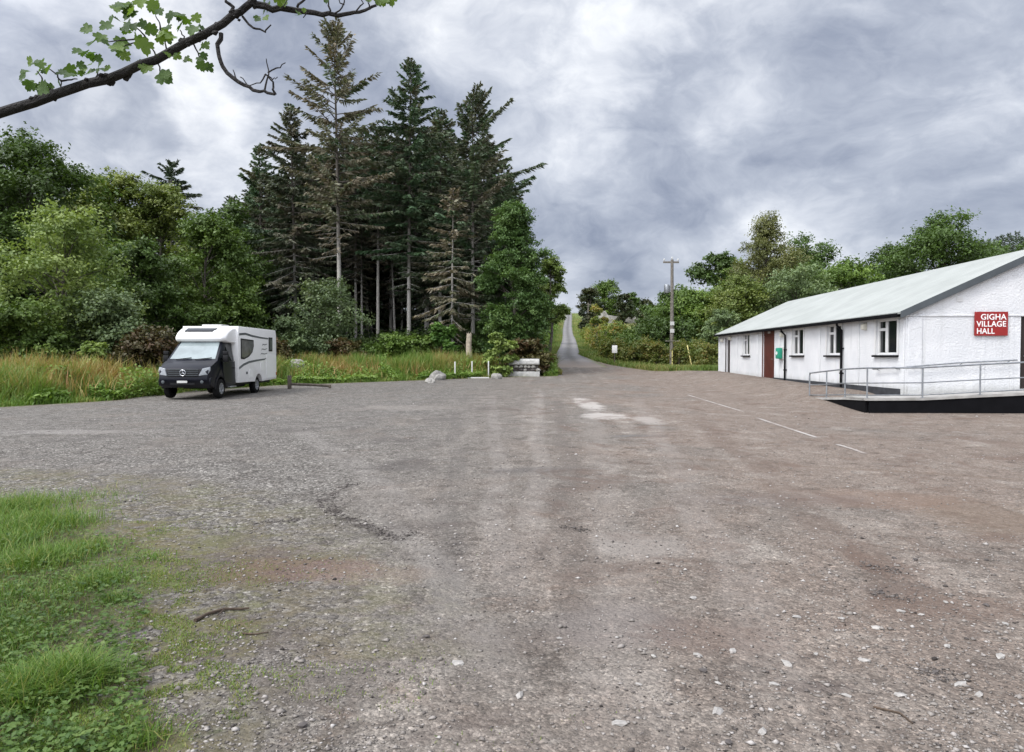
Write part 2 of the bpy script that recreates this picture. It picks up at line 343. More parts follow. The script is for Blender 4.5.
    def track(p0, p1, hw, c, amt, ribs=False):
        nonlocal col
        (x0, y0), (x1, y1) = ground_at(*p0), ground_at(*p1); sl = (x1 - x0) / (y1 - y0)
        dx = q.math('ABSOLUTE', q.math('SUBTRACT', q.math('SUBTRACT', q.math('ADD', X, wob_), x0), q.math('MULTIPLY', q.math('SUBTRACT', Y, y0), sl)))
        mk = q.math('MULTIPLY', q.smooth(q.math('ADD', dx, q.math('MULTIPLY', q.math('SUBTRACT', spn, .5), .35)), hw, hw * .45), q.math('MULTIPLY', q.smooth(Y, min(y0, y1) - .8, min(y0, y1) + .8), q.smooth(Y, max(y0, y1) + 2.5, max(y0, y1) - 1.0)))
        mk = q.math('MULTIPLY', mk, q.smooth(spn, .36, .56))
        col = q.mix(q.math('MULTIPLY', mk, amt * (.55 if c[0] > .2 else .9)), col, (*c, 1))
    for p0, p1, hw, c, amt in [((493, 398), (500, 590), .20, (.28, .255, .232), .5), ((540, 392), (533, 560), .20, (.28, .255, .232), .5), ((400, 535), (500, 660), .22, (.27, .25, .228), .65), ((590, 400), (640, 752), .3, (.27, .245, .22), .45), ((640, 400), (800, 700), .26, (.28, .25, .225), .5), ((300, 430), (430, 520), .3, (.26, .24, .22), .5),
                               ((560, 400), (575, 620), .22, (.095, .08, .07), .5), ((700, 420), (960, 640), .3, (.12, .088, .07), .6), ((455, 420), (440, 640), .2, (.10, .09, .082), .45), ((860, 470), (1023, 480), .35, (.12, .085, .06), .5)]:
        track(p0, p1, hw, c, amt)
    damp = q.noise(vec(.8, .65, 77.0), 1.0, 6, .7, .8).outputs[0]
    col = q.mix(q.math('MULTIPLY', q.smooth(damp, .53, .66), .6), col, q.mix(q.smooth(X, -2.0, 2.0), (.085, .076, .070, 1), (.115, .078, .060, 1)))
    # moss and thin grass creeping out from the lawn
    moss = q.noise(vec(1, 1, 11.0), 1.6, 6, .7, .5).outputs[0]
    near = q.n('ShaderNodeAttribute', attribute_name='near').outputs['Fac']
    nearw = q.n('ShaderNodeAttribute', attribute_name='fringe').outputs['Fac']
    col = q.mix(q.math('MULTIPLY', q.math('MULTIPLY', q.smooth(q.math('ADD', q.math('MULTIPLY', moss, .55), q.math('MULTIPLY', fine, .5)), .44, .60), nearw), .75), col, q.mix(q.smooth(mid, .4, .6), (.13, .105, .05, 1), (.115, .115, .038, 1)))
    col = q.mix(near, col, q.mix(q.smooth(fine, .3, .7), (.05, .055, .02, 1), (.10, .085, .045, 1)))
    # grassland beyond the lot
    lot = q.n('ShaderNodeAttribute', attribute_name='lot').outputs['Fac']
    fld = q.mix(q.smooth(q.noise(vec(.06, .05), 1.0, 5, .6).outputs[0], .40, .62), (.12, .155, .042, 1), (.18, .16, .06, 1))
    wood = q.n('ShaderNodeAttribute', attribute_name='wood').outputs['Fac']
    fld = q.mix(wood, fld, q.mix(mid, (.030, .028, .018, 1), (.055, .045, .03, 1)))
    anyl = q.math('MAXIMUM', lot, near)
    col = q.mix(q.smooth(q.math('ADD', anyl, q.math('MULTIPLY', q.math('SUBTRACT', fine, .5), .6)), .35, .65), fld, col)
    hgt = q.math('ADD', q.math('ADD', q.math('MULTIPLY', vor.outputs['Distance'], -.010), q.math('MULTIPLY', vor2.outputs['Distance'], -.004)), q.math('MULTIPLY', fine, .035))
    nor = q.n('ShaderNodeBump', {'Height': hgt, 'Strength': 1.0, 'Distance': 1.0}).outputs[0]
    q.n('ShaderNodeOutputMaterial', {0: q.n('ShaderNodeBsdfPrincipled', {'Base Color': col, 'Roughness': .9, 'Specular IOR Level': .25, 'Normal': nor}).outputs[0]})
    return m
M['ground'] = mat_ground()

# ------------------------------------------------------------------ ground and lane
def axis(lo, hi, segs, grow=1.07):
    """segs: (from, to, step) in order; outside them the step grows"""
    v = [segs[0][0]]
    for a, b, st in segs: v += list(np.linspace(a, b, max(2, int(round((b - a) / st)) + 1)))[1:]
    st = segs[-1][2]
    while v[-1] < hi: st *= grow; v.append(v[-1] + st)
    st = segs[0][2]; left = []; x = v[0]
    while x > lo: st *= grow; x -= st; left.append(x)
    return np.array(left[::-1] + v)
xs = axis(-700, 700, [(-30, -9, .4), (-9, 9, .09), (9, 20, .4)]); ys = axis(-60, 760, [(-2, 2.6, .4), (2.6, 13, .09), (13, 78, .4)])
gx, gy = np.meshgrid(xs, ys); gz = H(gx, gy)
nx, ny = len(xs), len(ys); ii = (np.arange(ny - 1)[:, None] * nx + np.arange(nx - 1)[None, :]).ravel()
F = np.stack([ii, ii + 1, ii + 1 + nx, ii + nx], 1)
me = np_mesh('ground', np.stack([gx, gy, gz], -1), F, M['ground'], smooth=True)
lot, near = lot_mask(gx, gy)
fringe = np.clip(sstep(-1.1, .3, xg(gy) - gx) * (gy < 13) + .6 * sstep(-1.7, -.3, xg(np.clip(gy - 1.6, 0, 20)) - gx) * (gy < 15) * (gy > 4) + .9 * sstep(-1.6, 0, gy - yb(gx)) * (gx < 3) + .5 * sstep(-1.5, 0, gx - xr(gy)), 0, 1)
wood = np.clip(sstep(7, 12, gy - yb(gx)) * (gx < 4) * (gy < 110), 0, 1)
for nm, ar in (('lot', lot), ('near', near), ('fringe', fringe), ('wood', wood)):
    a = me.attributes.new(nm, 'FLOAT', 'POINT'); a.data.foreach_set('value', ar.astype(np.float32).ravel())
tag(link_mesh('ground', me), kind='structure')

def mat_road():
    m, q = newmat('lane'); pos = q.n('ShaderNodeNewGeometry').outputs['Position']
    u = q.n('ShaderNodeAttribute', attribute_name='tint').outputs['Fac']
    nz = q.noise(pos, .8, 6, .65).outputs[0]; nf = q.noise(pos, 7, 5, .7).outputs[0]
    col = q.mix(q.smooth(nz, .3, .7), (.085, .082, .082, 1), (.175, .17, .168, 1))
    trk = q.math('ADD', q.smooth(q.math('ABSOLUTE', q.math('SUBTRACT', q.math('ABSOLUTE', u), .48)), .3, .05), 0.0)
    col = q.mix(q.math('MULTIPLY', trk, .45), col, (.215, .208, .205, 1))
    mid = q.math('MULTIPLY', q.smooth(q.math('ABSOLUTE', u), .22, .06), q.smooth(nf, .35, .6))
    col = q.mix(q.math('MULTIPLY', mid, .75), col, (.065, .063, .052, 1))
    yy_ = q.n('ShaderNodeSeparateXYZ', {0: pos}).outputs[1]
    col = q.mix(q.smooth(q.math('ADD', yy_, q.math('MULTIPLY', nz, 18.0)), 82.0, 68.0), col, (.20, .163, .134, 1))
    edge = q.math('MULTIPLY', q.smooth(q.math('ADD', q.math('ABSOLUTE', u), q.math('MULTIPLY', q.math('SUBTRACT', nf, .5), .5)), .8, 1.0), .8)
    col = q.mix(edge, col, (.11, .13, .04, 1))
    q.n('ShaderNodeOutputMaterial', {0: q.n('ShaderNodeBsdfPrincipled', {'Base Color': col, 'Roughness': .85}).outputs[0]}); return m
ry = np.concatenate([np.arange(55, 110, 1.0), np.arange(110, 336, 2.0)]); us = np.linspace(-1, 1, 13)
hwid = np.interp(ry, [55, 58, 68, 76], [2.6, 2.35, 1.9, 1.6])
RX = (np.interp(ry, [55, 58, 70, 80], [5.2, 5.3, 5.7, 6.05]) * (ry < 80) + (ry >= 80) * (.0757 * ry + .16 * np.sin((ry - 80) / 26.0)))[:, None] + us[None, :] * hwid[:, None]
RY = np.repeat(ry[:, None], 13, 1); RZ = H(RX, RY) + .012 + .00035 * RY - .07 * (1 - sstep(55, 63, RY + 3.0 * (fbm(RX * 1.5, RY * .7, 88) - .5)))
ii = (np.arange(len(ry) - 1)[:, None] * 13 + np.arange(12)[None, :]).ravel()
me = np_mesh('lane', np.stack([RX, RY, RZ], -1), np.stack([ii, ii + 1, ii + 14, ii + 13], 1), mat_road(), tint=np.repeat(us[None, :], len(ry), 0), smooth=True)
tag(link_mesh('road', me), kind='structure')

# worn white line beside the hall
def mat_line():
    m, q = newmat('worn road paint'); pos = q.n('ShaderNodeNewGeometry').outputs['Position']
    nz = q.noise(pos, 9, 6, .75).outputs[0]; n2 = q.noise(pos, .9, 3, .5).outputs[0]
    f = q.smooth(q.math('ADD', q.math('MULTIPLY', nz, .6), q.math('MULTIPLY', n2, .5)), .44, .62)
    col = q.mix(f, (.20, .165, .14, 1), (.36, .335, .31, 1))
    q.n('ShaderNodeOutputMaterial', {0: q.n('ShaderNodeBsdfPrincipled', {'Base Color': col, 'Roughness': .9}).outputs[0]}); return m
V, Fq = [], []
for (a, b) in (((688, 395), (744, 412)), ((757, 418), (818, 438)), ((838, 445), (866, 454))):
    p0, p1 = ground_at(*a), ground_at(*b)
    n = 24
    for i in range(n + 1):
        t = i / n; x = p0[0] + (p1[0] - p0[0]) * t; y = p0[1] + (p1[1] - p0[1]) * t
        for s in (-.04, .04): V.append((x + s, y, h(x + s, y) + .008))
        if i: k = len(V) - 4; Fq.append((k, k + 1, k + 3, k + 2))
tag(link_mesh('road_marking', np_mesh('road_marking', V, Fq, mat_line())), kind='structure')

# ------------------------------------------------------------------ village hall
M['render'] = None
def mat_render():
    m, q = newmat('white roughcast'); pos = q.n('ShaderNodeTexCoord').outputs['Object']
    sp = q.n('ShaderNodeSeparateXYZ', {0: pos})
    big = q.noise(pos, .9, 5, .6).outputs[0]
    drip = q.noise(q.n('ShaderNodeCombineXYZ', {0: q.math('MULTIPLY', sp.outputs[0], 3.0), 1: q.math('MULTIPLY', sp.outputs[1], 3.0), 2: q.math('MULTIPLY', sp.outputs[2], .25)}).outputs[0], 1.0, 5, .6).outputs[0]
    col = q.mix(q.smooth(big, .35, .7), (.62, .63, .64, 1), (.70, .705, .71, 1))
    col = q.mix(q.math('MULTIPLY', q.smooth(drip, .54, .76), .40), col, (.50, .51, .50, 1))
    low = q.math('MULTIPLY', q.smooth(q.math('ADD', sp.outputs[2], q.math('MULTIPLY', q.math('SUBTRACT', drip, .5), .5)), .38, .02), .55)
    col = q.mix(low, col, (.36, .36, .33, 1))
    hb = q.math('ADD', q.math('MULTIPLY', q.noise(pos, 16, 3, .6).outputs[0], .7), q.math('MULTIPLY', q.noise(pos, 55, 3, .6).outputs[0], .4))
    nor = q.n('ShaderNodeBump', {'Height': hb, 'Strength': 1.0, 'Distance': .045}).outputs[0]
    q.n('ShaderNodeOutputMaterial', {0: q.n('ShaderNodeBsdfPrincipled', {'Base Color': col, 'Roughness': .85, 'Specular IOR Level': .25, 'Normal': nor}).outputs[0]}); return m
M['render'] = mat_render()
def mat_roof():
    m, q = newmat('pale sheet roof'); pos = q.n('ShaderNodeTexCoord').outputs['Object']
    sp = q.n('ShaderNodeSeparateXYZ', {0: pos})
    nz = q.noise(pos, .7, 6, .65).outputs[0]
    st = q.noise(q.n('ShaderNodeCombineXYZ', {0: q.math('MULTIPLY', sp.outputs[0], .3), 1: q.math('MULTIPLY', sp.outputs[1], 4.0), 2: 0.0}).outputs[0], 1.0, 5, .6).outputs[0]
    col = q.mix(q.smooth(nz, .3, .7), (.285, .30, .284, 1), (.34, .355, .338, 1))
    col = q.mix(q.math('MULTIPLY', q.smooth(st, .5, .75), .4), col, (.22, .245, .215, 1))
    w = q.n('ShaderNodeTexWave', {'Vector': pos, 'Scale': 1.05, 'Distortion': 0.0}, wave_type='BANDS', bands_direction='Y').outputs[1]
    nor = q.n('ShaderNodeBump', {'Height': w, 'Strength': .6, 'Distance': .03}).outputs[0]
    q.n('ShaderNodeOutputMaterial', {0: q.n('ShaderNodeBsdfPrincipled', {'Base Color': col, 'Roughness': .8, 'Specular IOR Level': .2, 'Normal': nor}).outputs[0]}); return m
M['roof'] = mat_roof()
M['fascia'] = simple('grey painted board', (.062, .072, .078), .5, var=.15, scale=2)
M['black'] = simple('black plastic', (.006, .006, .007), .7, var=.2, spec=.06)
M['bitumen'] = simple('black plinth paint', (.03, .032, .037), .7, var=.4, scale=4)
M['frame'] = simple('white window frame', (.62, .62, .61), .4, var=.05)
M['glass'] = simple('dark window glass', (.012, .014, .015), .06, var=.2, spec=.5)
M['door_red'] = simple('red brown painted door', (.075, .016, .010), .5, var=.2, scale=2)
M['door_dark'] = simple('dark doorway', (.025, .017, .014), .5, var=.2)
M['cream'] = simple('cream plastic', (.55, .53, .45), .5, var=.06)
M['green_box'] = simple('green cabinet', (.02, .25, .16), .4, var=.1)
M['steel'] = simple('galvanised steel', (.26, .275, .29), .45, metal=.6, var=.2, scale=8)
M['concrete'] = simple('concrete', (.34, .33, .31), .9, var=.2, scale=3, bump=.01, bscale=40, dirt=(.16, .16, .13))
M['sign_red'] = simple('red sign board', (.25, .016, .015), .5, var=.08)
M['sign_white'] = simple('white lettering', (.8, .78, .76), .5, var=.03)
M['white_paint'] = simple('white paint', (.5, .5, .48), .5, var=.08, scale=6, dirt=(.4, .4, .36))

Z0 = .50
HA = -.036
HALL = (11.9, 22.4, Z0)
hall = empty('village_hall', HALL, HA)
tag(hall, 'long low white roughcast hall with a pale sheet roof, right of the lane', 'building')
HW, HL, EV, RG = 8.4, 23.2, 2.5, 4.42
def wall_holes(mb, u0, u1, v0, v1, holes, to3, depth):
    us = sorted({u0, u1, *[x for hh in holes for x in hh[:2]]}); vs = sorted({v0, v1, *[x for hh in holes for x in hh[2:]]})
    idx = {}
    for i, u in enumerate(us):
        for j, v in enumerate(vs): idx[i, j] = len(mb.v); mb.v.append(tuple(to3(u, v, 0)))
    for i in range(len(us) - 1):
        for j in range(len(vs) - 1):
            cu, cv = (us[i] + us[i + 1]) / 2, (vs[j] + vs[j + 1]) / 2
            if not any(a < cu < b and c < cv < d for a, b, c, d in holes):
                mb.f.append((idx[i, j], idx[i + 1, j], idx[i + 1, j + 1], idx[i, j + 1]))
    for a, b, c, d in holes:
        q = [(a, c), (b, c), (b, d), (a, d)]
        for k in range(4):
            p, r = q[k], q[(k + 1) % 4]
            mb.add([to3(*p, 0), to3(*r, 0), to3(*r, depth), to3(*p, depth)], [(0, 1, 2, 3)])
WIN = [(.5, 1.95), (4.72, 6.1), (8.6, 10.0), (16.5, 17.8)]
WZ = (1.2, 2.32)
RED, DRK = (12.55, 14.2), (20.6, 21.4)
holes = [(a, b, *WZ) for a, b in WIN] + [(*RED, 0.06, 2.46), (*DRK, 0.06, 2.15)]
GDOOR = (3.40, 4.9, .16, 2.34)
m = MB()
wall_holes(m, 0, HL, -.7, EV, holes, lambda u, v, d: (d, u, v), .16)
wall_holes(m, 0, HW, -.7, EV, [GDOOR], lambda u, v, d: (u, d, v), .16)
def roofz(x): return EV + (RG - EV) * (1 - abs(x - HW / 2) / (HW / 2))
m.add([(0, 0, EV), (HW, 0, EV), (HW / 2, 0, RG)], [(0, 1, 2)]); m.add([(0, HL, EV), (HW, HL, EV), (HW / 2, HL, RG)], [(0, 2, 1)])
m.add([(HW, 0, -.7), (HW, HL, -.7), (HW, HL, EV), (HW, 0, EV)], [(0, 1, 2, 3)]); m.add([(0, HL, -.7), (HW, HL, -.7), (HW, HL, EV), (0, HL, EV)], [(0, 1, 2, 3)])
m.build('wall', M['render'], hall)
# flat raised strips (piers) and string course, same render
for y in (.03, 3.2, 6.75, 11.6, 15.0, 18.9, 22.9):
    p = MB(); p.box(-.035, -.002, y, y + .28, -.3, EV - .12); p.build('pier', M['render'], hall, bevel=.008, seg=1)
for x in (.06, 2.25, 3.10):
    p = MB(); p.box(x, x + (.42 if x < 1 else .10), -.035 if x < 1 else -.014, -.002, -.3, 2.33); p.build('pier', M['render'], hall, bevel=.008, seg=1)
p = MB(); p.box(.0, HW, -.03, -.0015, 2.345, 2.40); p.build('string_course', M['render'], hall, bevel=.008, seg=1)
# roof: two sheet slopes with thickness
ov = .22; t_ = .06
def rz_(x): return RG - (RG - EV) * abs(x - HW / 2) / (HW / 2)
m = MB()
x0, x1 = -ov, HW + ov
for (a, b) in ((x0, HW / 2), (HW / 2, x1)):
    v = []
    for y in (-.12, HL + .12):
        v += [(a, y, rz_(a) + .02), (b, y, rz_(b) + .02), (b, y, rz_(b) + .02 + t_), (a, y, rz_(a) + .02 + t_)]
    m.add(v, [(0, 1, 2, 3), (4, 7, 6, 5), (0, 4, 5, 1), (3, 2, 6, 7), (0, 3, 7, 4), (1, 5, 6, 2)])
m.build('roof', M['roof'], hall)
m = MB()
for (a, b) in ((x0, HW / 2), (HW / 2, x1)):
    m.add([(a, -.155, rz_(a) - .12), (b, -.155, rz_(b) - .12), (b, -.155, rz_(b) + .095), (a, -.155, rz_(a) + .095),
           (a, -.122, rz_(a) - .12), (b, -.122, rz_(b) - .12), (b, -.122, rz_(b) + .095), (a, -.122, rz_(a) + .095)],
          [(0, 1, 2, 3), (4, 7, 6, 5), (0, 4, 5, 1), (3, 2, 6, 7), (0, 3, 7, 4), (1, 5, 6, 2)])
m.build('barge_board', M['fascia'], hall)
m = MB(); m.extrude([(-.06, 0), (.06, 0), (.06, .11), (.045, .11), (.045, .02), (-.045, .02), (-.045, .11), (-.06, .11)], -.1, HL + .1, lambda a, b, y: (-ov - .03 + a, y, EV - .17 + b))
m.box(-ov - .02, -.002, -.08, HL + .08, EV - .16 + .05, EV - .16 + .07)
gut = m.build('gutter', M['black'], hall)
for k in range(24):
    y = .3 + k * .97; m = MB(); m.tube([(-ov - .095, y, EV - .12), (-ov - .095, y + .06, EV - .12)], .018, 6); m.build('gutter_bracket', M['black'], gut)
def downpipe(y):
    m = MB(); m.tube([(-ov - .03, y, EV - .15), (-ov - .03, y, EV - .24), (-.08, y, EV - .42), (-.08, y, .02)], .042, 10)
    for z in (.5, 1.4): m.box(-.13, -.002, y - .055, y + .055, z, z + .05)
    return m.build('downpipe', M['black'], hall, smooth=True)
downpipe(10.72); downpipe(4.55)
m = MB(); m.box(-.05, -.001, .2, 12.5, -.6, .14); m.box(-.05, -.001, 14.25, 20.5, -.6, .03); m.build('plinth', M['bitumen'], hall)
for a, b in WIN:
    f = MB(); d = .06; fw = .06; mid = a + (b - a) * .56     # near pane (a..mid) tall, far part (mid..b) split
    f.box(d, d + .06, a, a + fw, *WZ); f.box(d, d + .06, b - fw, b, *WZ); f.box(d, d + .06, a + fw, b - fw, WZ[0], WZ[0] + fw); f.box(d, d + .06, a + fw, b - fw, WZ[1] - fw, WZ[1])
    f.box(d, d + .06, mid - .035, mid + .035, WZ[0] + fw, WZ[1] - fw)
    zt = WZ[0] + .76
    f.box(d - .012, d + .055, mid + .035, b - fw, zt, zt + .09)
    for (q0, q1) in ((zt + .09, WZ[1] - fw), (WZ[0] + fw, zt)):     # the opening casements' own frames
        f.box(d - .015, d + .05, mid + .036, mid + .09, q0, q1); f.box(d - .015, d + .05, b - fw - .055, b - fw - .001, q0, q1)
    # white surround
    f.box(-.03, -.002, a - .10, a - .001, WZ[0] - .02, WZ[1] + .06); f.box(-.03, -.002, b + .001, b + .10, WZ[0] - .02, WZ[1] + .06)
    f = f.build('window', M['frame'], hall, bevel=.006, seg=1)
    g_ = MB(); g_.add([(d + .03, a, WZ[0]), (d + .03, b, WZ[0]), (d + .03, b, WZ[1]), (d + .03, a, WZ[1])], [(0, 1, 2, 3)])
    g_.build('pane', M['glass'], f)
    s = MB(); s.box(-.11, .059, a - .09, b + .09, WZ[0] - .085, WZ[0] - .022); s.build('sill', M['black'], f, bevel=.008, seg=1)
m = MB(); m.box(.05, .10, RED[0], RED[1], .06, 2.46)
for k in range(9): m.box(.038, .049, RED[0] + .03 + k * .18, RED[0] + .19 + k * .18, .1, 2.1)
m.box(.03, .049, RED[0] + .02, RED[1] - .02, 2.15, 2.44)
m.box(-.03, -.002, RED[0] - .09, RED[0], .04, 2.47); m.box(-.03, -.002, RED[1], RED[1] + .09, .04, 2.47)
dr = m.build('door', M['door_red'], hall, bevel=.005, seg=1)
m = MB(); m.tube([(.036, RED[0] + .2, 1.0), (-.02, RED[0] + .2, 1.0), (-.02, RED[0] + .32, 1.0)], .012, 8); m.build('handle', M['steel'], dr)
m = MB(); m.box(.02, .029, RED[0] + .62, RED[0] + 1.0, 2.24, 2.33); m.build('notice', M['white_paint'], dr)
m = MB(); m.box(.10, .14, DRK[0], DRK[1], .06, 2.15); m.box(-.04, -.002, DRK[0] - .07, DRK[0], .06, 2.22); m.box(-.04, -.002, DRK[1], DRK[1] + .07, .06, 2.22)
dr = m.build('door', M['door_dark'], hall, bevel=.005, seg=1); dr['label'] = 'narrow dark door'
m = MB(); m.tube([(.098, DRK[0] + .1, 1.0), (.05, DRK[0] + .1, 1.0), (.05, DRK[0] + .22, 1.0)], .012, 8); m.build('handle', M['steel'], dr)
m = MB(); m.box(GDOOR[0], GDOOR[1], .10, .14, GDOOR[2], GDOOR[3]); m.box(GDOOR[0], GDOOR[0] + .06, .05, .099, GDOOR[2], GDOOR[3])
dr = m.build('door', M['door_dark'], hall, bevel=.005, seg=1); dr['label'] = 'dark door in the gable end'
m = MB(); m.tube([(GDOOR[0] + .16, .098, 1.15), (GDOOR[0] + .16, .05, 1.15), (GDOOR[0] + .28, .05, 1.15)], .012, 8); m.build('handle', M['steel'], dr)
for y, z in ((2.62, 2.02), (11.15, 2.0), (22.1, 1.98), (20.25, 2.05)):
    m = MB(); m.extrude([(0, 0), (-.14, .03), (-.14, .2), (0, .26)], y, y + .2, lambda a, b, yy: (a - .002, yy, z + b)); m.build('wall_lamp', M['cream'], hall, bevel=.02)
m = MB()
for k in range(3): m.box(1.50, 1.66, -.03, -.002, 2.80 + k * .05, 2.83 + k * .05)
m.box(1.48, 1.68, -.014, -.0016, 2.78, 2.95); m.build('air_vent', M['frame'], hall)
m = MB(); m.box(-.9, -.02, 12.4, 14.4, -.35, .045); m.build('doorstep', M['concrete'], hall, bevel=.02)
m = MB(); m.box(-.75, -.02, 20.4, 21.6, -.35, .03); m.build('doorstep', M['concrete'], hall, bevel=.02)

def hall_pt(x, y, z): 
    c, s = math.cos(HA), math.sin(HA); return (HALL[0] + x * c - y * s, HALL[1] + x * s + y * c, HALL[2] + z)
# sign on the gable
sg = empty('wall_sign', hall_pt(2.0, -.04, 1.76), HA); tag(sg, 'red board with white capital lettering on the gable wall', 'sign')
m = MB(); m.box(0, .98, -.03, -.002, 0, .72); m.build('board', M['sign_red'], sg, bevel=.004, seg=1)
for txt, x, z in (('GIGHA', .17, .485), ('VILLAGE', .055, .275), ('HALL', .055, .06)):
    cu = bpy.data.curves.new('lettering', 'FONT'); cu.body = txt; cu.size = .235; cu.extrude = .002; cu.space_character = 1.04; cu.offset = .0035
    o = bpy.data.objects.new('lettering', cu); COL.objects.link(o); o.parent = sg; o.location = (x, -.034, z); o.rotation_euler = (R(90), 0, 0); cu.materials.append(M['sign_white'])
    bpy.context.view_layer.update(); wd = o.dimensions.x; tw = {'GIGHA': .75, 'VILLAGE': .87, 'HALL': .52}[txt]; k_ = tw / wd
    me = bpy.data.meshes.new_from_object(o.evaluated_get(bpy.context.evaluated_depsgraph_get())); bpy.data.objects.remove(o)
    me.transform(Matrix.Diagonal((k_, 1, 1, 1))); me.transform(Matrix.Rotation(R(90), 4, 'X')); link_mesh('lettering', me, sg, (x, -.034, z))
# green cabinet by the red door
cb = empty('first_aid_cabinet', hall_pt(-.002, 11.35, 1.02), HA); tag(cb, 'green emergency cabinet on the white wall beside the red door', 'cabinet')
m = MB(); m.box(-.24, -.04, -.22, .22, 0, .5); m.build('body', M['green_box'], cb, bevel=.05)
m = MB(); m.box(-.04, 0, -.25, .25, -.03, .53); m.build('back_plate', M['white_paint'], cb, bevel=.01)
m = MB(); m.box(-.248, -.242, -.05, .05, .18, .34); m.box(-.248, -.242, -.13, .13, .235, .285); m.build('cross_mark', M['sign_white'], cb)

# access ramp that wraps the near corner
rp = empty('access_ramp', hall_pt(-1.78, -1.32, -.3), HA); tag(rp, 'concrete ramp with grey tubular handrails wrapping the near corner of the hall', 'ramp')
# local frame: x along the gable, y along the long wall; z 0 is .3 m under the hall's floor
legA = [(4.45, .02), (2.9, .10), (1.45, .19), (0, .25)]          # (y, deck z)
legB = [(0, .25), (1.6, .26), (3.2, .35), (4.8, .43), (6.4, .47), (8.2, .47)]
GAPX, GAPY = 1.70, 1.26
m = MB()
for (y1, z1), (y0, z0) in zip(legA[:-1], legA[1:]):
    m.add([(0, y0, z0), (GAPX, y0, z0), (GAPX, y1, z1), (0, y1, z1), (0, y0, z0 - .07), (GAPX, y0, z0 - .07), (GAPX, y1, z1 - .07), (0, y1, z1 - .07)],
          [(0, 1, 2, 3), (4, 7, 6, 5), (0, 4, 5, 1), (1, 5, 6, 2), (2, 6, 7, 3), (3, 7, 4, 0)])
for (xa, z1), (xb, z2) in zip(legB[:-1], legB[1:]):
    y1 = -.002
    m.add([(xa, -.12, z1), (xb, -.12, z2), (xb, GAPY, z2), (xa, GAPY, z1), (xa, -.12, z1 - .07), (xb, -.12, z2 - .07), (xb, GAPY, z2 - .07), (xa, GAPY, z1 - .07)],
          [(0, 1, 2, 3), (4, 7, 6, 5), (0, 4, 5, 1), (1, 5, 6, 2), (2, 6, 7, 3), (3, 7, 4, 0)])
bpy_deck = m.build('deck', M['concrete'], rp)
m = MB()
for (y1, z1), (y0, z0) in zip(legA[:-1], legA[1:]):
    m.add([(.03, y0, z0 - .072), (.03, y1, z1 - .072), (.03, y1, -.9), (.03, y0, -.9), (.1, y0, z0 - .072), (.1, y1, z1 - .072), (.1, y1, -.9), (.1, y0, -.9)],
          [(0, 1, 2, 3), (4, 7, 6, 5), (0, 4, 5, 1), (1, 5, 6, 2), (2, 6, 7, 3), (3, 7, 4, 0)])
for (xa, z1), (xb, z2) in zip(legB[:-1], legB[1:]):
    xa_ = xa if xa > 0 else .105
    m.add([(xa_, -.09, z1 - .072), (xb, -.09, z2 - .072), (xb, -.09, -.9), (xa_, -.09, -.9), (xa_, -.03, z1 - .072), (xb, -.03, z2 - .072), (xb, -.03, -.9), (xa_, -.03, -.9)],
          [(0, 1, 2, 3), (4, 7, 6, 5), (0, 4, 5, 1), (1, 5, 6, 2), (2, 6, 7, 3), (3, 7, 4, 0)])
m.build('side_wall', M['black'], rp)
RH = .86
posts = [(.05, 4.4, .02), (.05, 2.9, .10), (.05, 1.45, .19), (.05, -.07, .25), (1.6, -.07, .26), (3.2, -.07, .35), (4.8, -.07, .43), (6.4, -.07, .47)]
for (x, y, z) in posts:
    q = MB(); q.tube([(x, y, z - .02), (x, y, z + RH)], .022, 10); q.box(x - .05, x + .05, y - .05, y + .05, z, z + .012); q.build('post', M['steel'], rp, smooth=True)
top = [(x, y, z + RH) for x, y, z in posts]
m = MB(); m.tube([(.05, 4.4, .1), (.05, 4.43, .75)] + [(.05, 4.36, .86)] + top[1:], .024, 10); m.build('top_rail', M['steel'], rp, smooth=True)
m = MB(); m.tube([(x, y, z + RH * .5) for x, y, z in posts], .018, 8); m.build('middle_rail', M['steel'], rp, smooth=True)
m = MB(); m.tube([(x, y, z + .08) for x, y, z in posts], .018, 8); m.build('lower_rail', M['steel'], rp, smooth=True)
m = MB()
m.tube([(1.76, GAPY - .08, 1.12), (3.2, GAPY - .08, 1.24), (5.0, GAPY - .08, 1.33)], .022, 10)
m.tube([(1.66, 3.2, 1.02), (1.66, 1.7, 1.10), (1.70, 1.5, 1.05)], .022, 10)
for x, z in ((2.0, 1.13), (3.4, 1.24), (4.8, 1.31)): m.tube([(x, GAPY - .08, z), (x, GAPY + .05, z - .05)], .012, 6)
for y, z in ((3.0, 1.03), (1.8, 1.09)): m.tube([(1.66, y, z), (1.78, y, z - .05)], .012, 6)
m.build('wall_rail', M['steel'], rp, smooth=True)

# ------------------------------------------------------------------ motorhome
def mat_gel(name, c, r=.28, sp_=.5, coat=.15):
    m, q = newmat(name); pos = q.n('ShaderNodeTexCoord').outputs['Object']
    sp = q.n('ShaderNodeSeparateXYZ', {0: pos})
    nz = q.noise(pos, 2.0, 5, .6).outputs[0]
    col = q.mix(q.smooth(nz, .3, .7), (*[v * .96 for v in c], 1), (*c, 1))
    mud = q.math('MULTIPLY', q.smooth(q.math('ADD', sp.outputs[2], q.math('MULTIPLY', nz, .5)), 1.0, .5), .12)
    col = q.mix(mud, col, (.25, .23, .2, 1))
    q.n('ShaderNodeOutputMaterial', {0: q.n('ShaderNodeBsdfPrincipled', {'Base Color': col, 'Roughness': r, 'Specular IOR Level': sp_, 'Coat Weight': coat, 'Coat Roughness': .1}).outputs[0]}); return m
M['van_white'] = mat_gel('white motorhome shell', (.84, .84, .83), .35)
